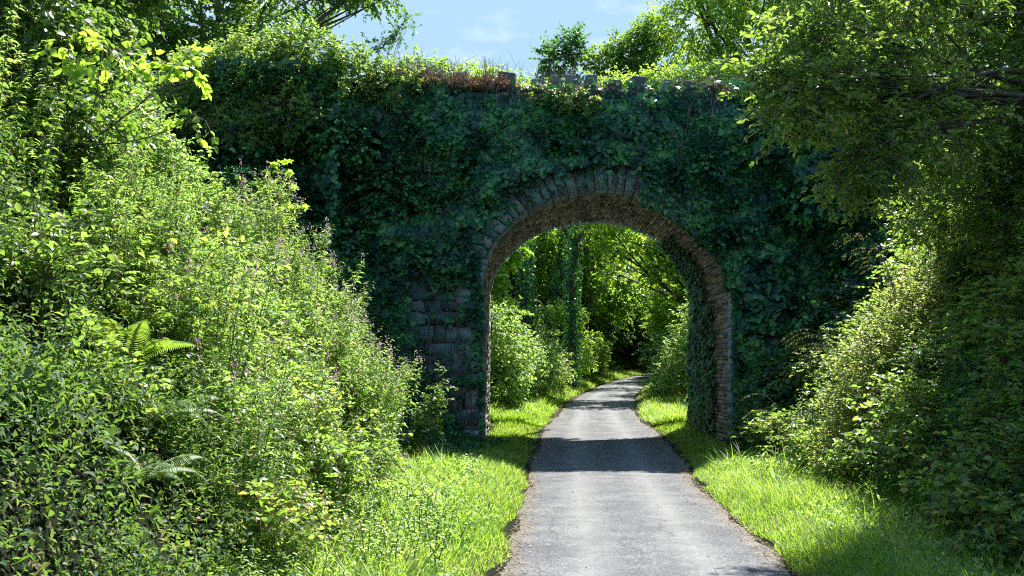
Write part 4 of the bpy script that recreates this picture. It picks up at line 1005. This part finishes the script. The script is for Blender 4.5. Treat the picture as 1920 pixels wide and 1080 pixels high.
def ivy_tree(label, base, top, r, seed, crown, K=1500, leaf='dark'):
    rng = np.random.default_rng(seed)
    t = make_tree('ivy_clad_tree', label, 'tree', base, crown, K, 11, .13, .6, 'oval', leaf, r0=r, seed=seed, tlen=.5, droop=.35, thresh=.36, shell=.45, nscale=.55, twigs=False)
    n = 2600; z = rng.uniform(.1, top, n); a = rng.uniform(0, 2 * PI, n); rr = r * 1.05 + .22 * rng.random(n) * (.5 + fbm(np.stack([a, z, a * 0], -1), 1.0, seed))
    lean = np.array([np.mean([c[0] for c in crown]) - base[0], np.mean([c[1] for c in crown]) - base[1]]) * .30
    P = np.stack([np.cos(a) * rr + lean[0] * (z / top) ** 1.5, np.sin(a) * rr + lean[1] * (z / top) ** 1.5, z], -1)
    N = np.stack([np.cos(a), np.sin(a), .5 + 0 * a], -1) + rng.normal(0, .3, (n, 3)); D = np.array([0, 0, -1.0]) + rng.normal(0, .5, (n, 3))
    mb = MB(); leaves(mb, P, D, N, rng.uniform(.08, .14, n), .10, 'kite', rng=rng); mb.build('ivy_coat', G['ivy'], t)
ivy_tree('straight ivy-clad trunk nearest the arch on the left bank', gb(.15, 33.5), 6, .16, 711, [(.2, 33, 9.2, 1.2, 1.0, .9), (-1.6, 33, 8.2, 1.0, .9, .8)], 420, 'maple')
ivy_tree('thicker ivy-clad trunk beside the bend, second from the arch', gb(1.75, 38.5), 7, .17, 712, [(2.2, 38, 10.0, 1.5, 1.3, .8), (.3, 38, 9.0, 1.2, 1.1, .8), (3.6, 37.5, 9.3, .9, .9, .6)], 560, 'maple')
ivy_tree('slender ivy-clad trunk farthest back on the left bank beyond the arch', gb(1.3, 48), 6, .16, 713, [(4.0, 45.5, 9.0, 1.8, 1.6, 1.1), (5.8, 45, 7.6, 1.3, 1.3, .7), (2.0, 46, 8.2, 1.4, 1.3, 1.1)], 850, 'ash')
make_tree('sycamore_tree', 'bright broad-leaved tree spreading horizontal tiers over the path beyond the arch', 'tree', gb(7.6, 36),
          [(3.6, 35.0, 5.9, 1.3, 1.2, .32), (4.8, 35.3, 5.1, 1.1, 1.1, .30), (5.4, 35.3, 6.2, 1.4, 1.3, .5), (2.7, 34.8, 6.7, 1.0, 1.0, .35), (5.9, 35.6, 4.1, .9, 1.0, .35), (6.8, 36, 7.3, 1.8, 1.6, .9), (6.5, 35.6, 5.0, 1.1, 1.1, .5), (4.4, 35, 7.2, 1.5, 1.4, .5), (3.1, 36, 5.0, .55, .6, .2)],
          1900, 10, .13, .8, 'maple', 'maple', r0=.18, seed=721, tlen=.45, droop=.25, thresh=.36, shell=.25, nscale=.9, twr=.008)
make_tree('hawthorn_bush', 'rounded bush on the right bank just beyond the arch', 'bush', gb(5.6, 31),
          [(5.0, 30.4, 1.7, .9, 1.0, 1.0), (5.6, 31, 2.8, 1.0, 1.1, 1.1), (4.7, 32, 1.0, .8, 1.1, .7), (6.2, 30.6, 3.8, 1.0, 1.0, .9), (5.3, 33.5, 1.9, .9, 1.2, 1.0)],
          2600, 10, .09, .55, 'oval', 'herb', r0=.07, seed=722, tlen=.32, droop=.3, thresh=.27, shell=.5, trunkname='stem', fol='foliage')
ivy_tree('ivy-clad tree on the right bank beyond the rounded bush', gb(7.8, 41), 6, .22, 723, [(7.4, 40.5, 7.4, 2.0, 1.8, 1.6), (6.2, 40, 5.6, 1.1, 1.2, .8), (8.4, 40.8, 5.2, 1.3, 1.2, 1.2)], 1700, 'bramble')

make_tree('leafy_bush', 'sunlit bush between the two ivy-clad trunks beyond the arch', 'bush', gb(.9, 36.5),
          [(.9, 35, 1.4, .6, 1.6, .55), (.3, 36.5, 2.6, .9, 1.2, .5), (1.2, 38.2, 1.9, .5, 1.6, .7), (-.2, 35, 3.6, .7, .9, .5)], 1100, 10, .10, .5, 'oval', 'bramble', r0=.05, seed=724, tlen=.32, droop=.25, thresh=.28, shell=.5, trunkname='stem', fol='foliage')
make_tree('leafy_bush', 'small sunlit bush on the outer verge just before the path bends away', 'bush', gb(2.3, 44),
          [(2.2, 42.5, 1.9, .6, 1.6, .5), (1.6, 44, 3.9, 1.0, 1.2, .5), (3.2, 47, 2.3, .6, 1.8, .8), (2.4, 44, 2.9, .5, 1.0, .35)], 1200, 10, .12, .5, 'oval', 'maple', r0=.05, seed=725, tlen=.36, droop=.25, thresh=.28, shell=.5, trunkname='stem', fol='foliage')

# the wood that closes the view: copies of three trees
P1 = make_tree('woodland_tree', 'leafy woodland tree standing on the bank far beyond the arch', 'tree', (0, 0, 0),
          [(0, 0, 5.5, 2.4, 2.3, 1.9), (1.6, -.4, 4.2, 1.6, 1.6, 1.2), (-1.7, .3, 4.4, 1.6, 1.6, 1.3), (.2, -1.3, 3.1, 1.6, 1.3, 1.0), (0, 0, 7.6, 1.7, 1.7, 1.3)],
          1500, 10, .20, .6, 'oval', 'ash', r0=.2, seed=731, tlen=.6, droop=.35, thresh=.34, shell=.5, nscale=.5, twigs=False, group='woodland trees beyond the arch')
P2 = make_tree('woodland_tree', 'leafy woodland tree standing on the bank far beyond the arch', 'tree', (0, 0, 0),
          [(0, 0, 6.5, 2.0, 2.0, 2.4), (.9, -.5, 4.2, 1.5, 1.5, 1.4), (-1.1, -.3, 3.4, 1.4, 1.4, 1.3), (.3, 0, 9, 1.4, 1.4, 1.2)],
          1500, 10, .20, .5, 'oval', 'maple', r0=.2, seed=732, tlen=.6, droop=.35, thresh=.36, shell=.5, nscale=.5, twigs=False, group='woodland trees beyond the arch')
P3 = make_tree('woodland_bush', 'bushy growth at the foot of the far wood', 'bush', (0, 0, 0),
          [(0, 0, 1.0, 1.5, 1.4, 1.1), (1.1, -.2, .8, 1.2, 1.1, .8), (-1.0, .2, 1.4, 1.2, 1.1, .9)],
          900, 10, .17, .6, 'oval', 'dark', r0=.08, seed=733, tlen=.45, droop=.35, thresh=.28, shell=.5, nscale=.7, twigs=False, trunkname='stem', fol='foliage', group='bushes at the foot of the far wood')
rw = np.random.default_rng(740)
def woods():
    spots = []
    for y in (50, 56, 62, 68, 75, 82, 90, 99):          # both sides of the bend
        c = float(cy(y))
        for side in (-1, 1):
            for k in range(3 if y < 80 else 4):
                d = 3.0 + k * 3.4 + rw.uniform(-.6, .6)
                spots.append((c + side * d, y + rw.uniform(-2, 2)))
    # across the outside of the bend, closing the tunnel
    for x in np.arange(-2, 34, 3.0): spots.append((x, 108 + rw.uniform(-3, 3)))
    for (x, y) in [(-4.5, 45), (-2.0, 47.5), (11.5, 36), (13, 42), (12, 49)]: spots.append((x, y))
    u1 = u2 = False; k = 0
    for (x, y) in spots:
        p = P1 if k % 2 == 0 else P2; k += 1; s = rw.uniform(.85, 1.25) * (1.0 if y < 70 else 1.15)
        z = gz(x, y) - .2 - (2.0 if y > 70 else 0.0) * 0
        if (k == 1) or (k == 2): p.location = (x, y, z); p.rotation_euler.z = rw.uniform(0, 6); p.scale = (s, s, s)
        else: copy_tree(p, (x, y, z), rw.uniform(0, 6.28), s)
    b = []
    for y in np.arange(35, 100, 4.2):
        c = float(cy(y)); b += [(c - 3.3 + rw.uniform(-.4, .2), y), (c + 3.5 + rw.uniform(-.2, .4), y + 2)]
    for x in np.arange(4, 34, 2.2): b.append((x, 104 + rw.uniform(-1.5, 1.5)))
    for k, (x, y) in enumerate(b):
        s = rw.uniform(.7, 1.15) * (.75 if y < 50 else 1.15)
        if k == 0: P3.location = (x, y, gz(x, y) - .1); P3.scale = (s, s, s)
        else: copy_tree(P3, (x, y, gz(x, y) - .1), rw.uniform(0, 6.28), s)
woods()
for o in list(bpy.data.objects):
    if '_used' in o: del o['_used']

# ------------------------------------------------------------------ camera, sun and sky
cam = bpy.data.cameras.new('camera'); co = bpy.data.objects.new('camera', cam); link(co)
co.location = (0, 0, 1.6); co.rotation_euler = (PI / 2, 0, 0)
cam.sensor_width = 36; cam.lens = 1875 / 1920 * 36
cam.shift_x = (960 - 986) / 1920; cam.shift_y = (690 - 540) / 1920
cam.clip_end = 1500
SC.camera = co

SUN = Vector((2.4, 5.0, 7.6)).normalized()
ld = bpy.data.lights.new('sun', 'SUN'); ld.energy = 5.0; ld.angle = math.radians(.55); ld.color = (1, .965, .90)
lo = bpy.data.objects.new('sun', ld); link(lo); lo.rotation_euler = (-SUN).to_track_quat('-Z', 'Y').to_euler(); lo.location = (5, 10, 30)

w = bpy.data.worlds.new('World'); SC.world = w; w.use_nodes = True
t = NT(w.node_tree); t.n.clear()
sky = t.new('ShaderNodeTexSky', sky_type='NISHITA', sun_disc=False)
sky.sun_elevation = math.asin(SUN.z); sky.sun_rotation = math.atan2(SUN.x, SUN.y)
sky.altitude = 50; sky.air_density = 1.0; sky.dust_density = .6; sky.ozone_density = 1.5
tc = t.new('ShaderNodeTexCoord')
mp = t.new('ShaderNodeMapping'); mp.inputs['Scale'].default_value = (1, 1, 3.0); mp.inputs['Location'].default_value = (.35, 0, .2); t.c(tc.outputs['Generated'], mp.inputs[0])
no = t.new('ShaderNodeTexNoise', i_Scale=5.5, i_Detail=7.0, i_Roughness=.6); t.c(mp.outputs[0], no.inputs['Vector'])
cr = t.ramp([(.50, (0, 0, 0)), (.74, (1, 1, 1))]); t.c(no.outputs['Fac'], cr.inputs[0])
skyc = t.mix(1.0, sky.outputs[0], (.62, .95, 1.22), 'MULTIPLY')
sx = t.new('ShaderNodeSeparateXYZ'); t.c(tc.outputs['Generated'], sx.inputs[0])
hz = t.ramp([(.0, (1, 1, 1)), (.34, (.95, .95, .95)), (.62, (0, 0, 0))], 'EASE'); t.c(sx.outputs['Z'], hz.inputs[0])
skyc = t.mix(hz.outputs[0], skyc, (2.35, 3.55, 4.7))
col = t.mix(t.math('MULTIPLY', cr.outputs[0], .6), skyc, (6.5, 6.8, 7.2))
bg = t.new('ShaderNodeBackground'); bg.inputs['Strength'].default_value = .092; t.c(col, bg.inputs['Color'])
wo = t.new('ShaderNodeOutputWorld'); t.c(bg.outputs[0], wo.inputs[0])

SC.view_settings.view_transform = 'Standard'; SC.view_settings.look = 'None'; SC.view_settings.exposure = 1.22; SC.view_settings.gamma = 1
SC.view_settings.use_curve_mapping = False
SC.render.engine = 'CYCLES'
SC.cycles.max_bounces = 6; SC.cycles.diffuse_bounces = 3; SC.cycles.glossy_bounces = 2; SC.cycles.transmission_bounces = 4; SC.cycles.transparent_max_bounces = 4
SC.cycles.sample_clamp_indirect = 8
SC.cycles.use_adaptive_sampling = True; SC.cycles.adaptive_threshold = .02
SC.cycles.use_denoising = False
SC.cycles.pixel_filter_type = 'BLACKMAN_HARRIS'; SC.cycles.filter_width = 1.15
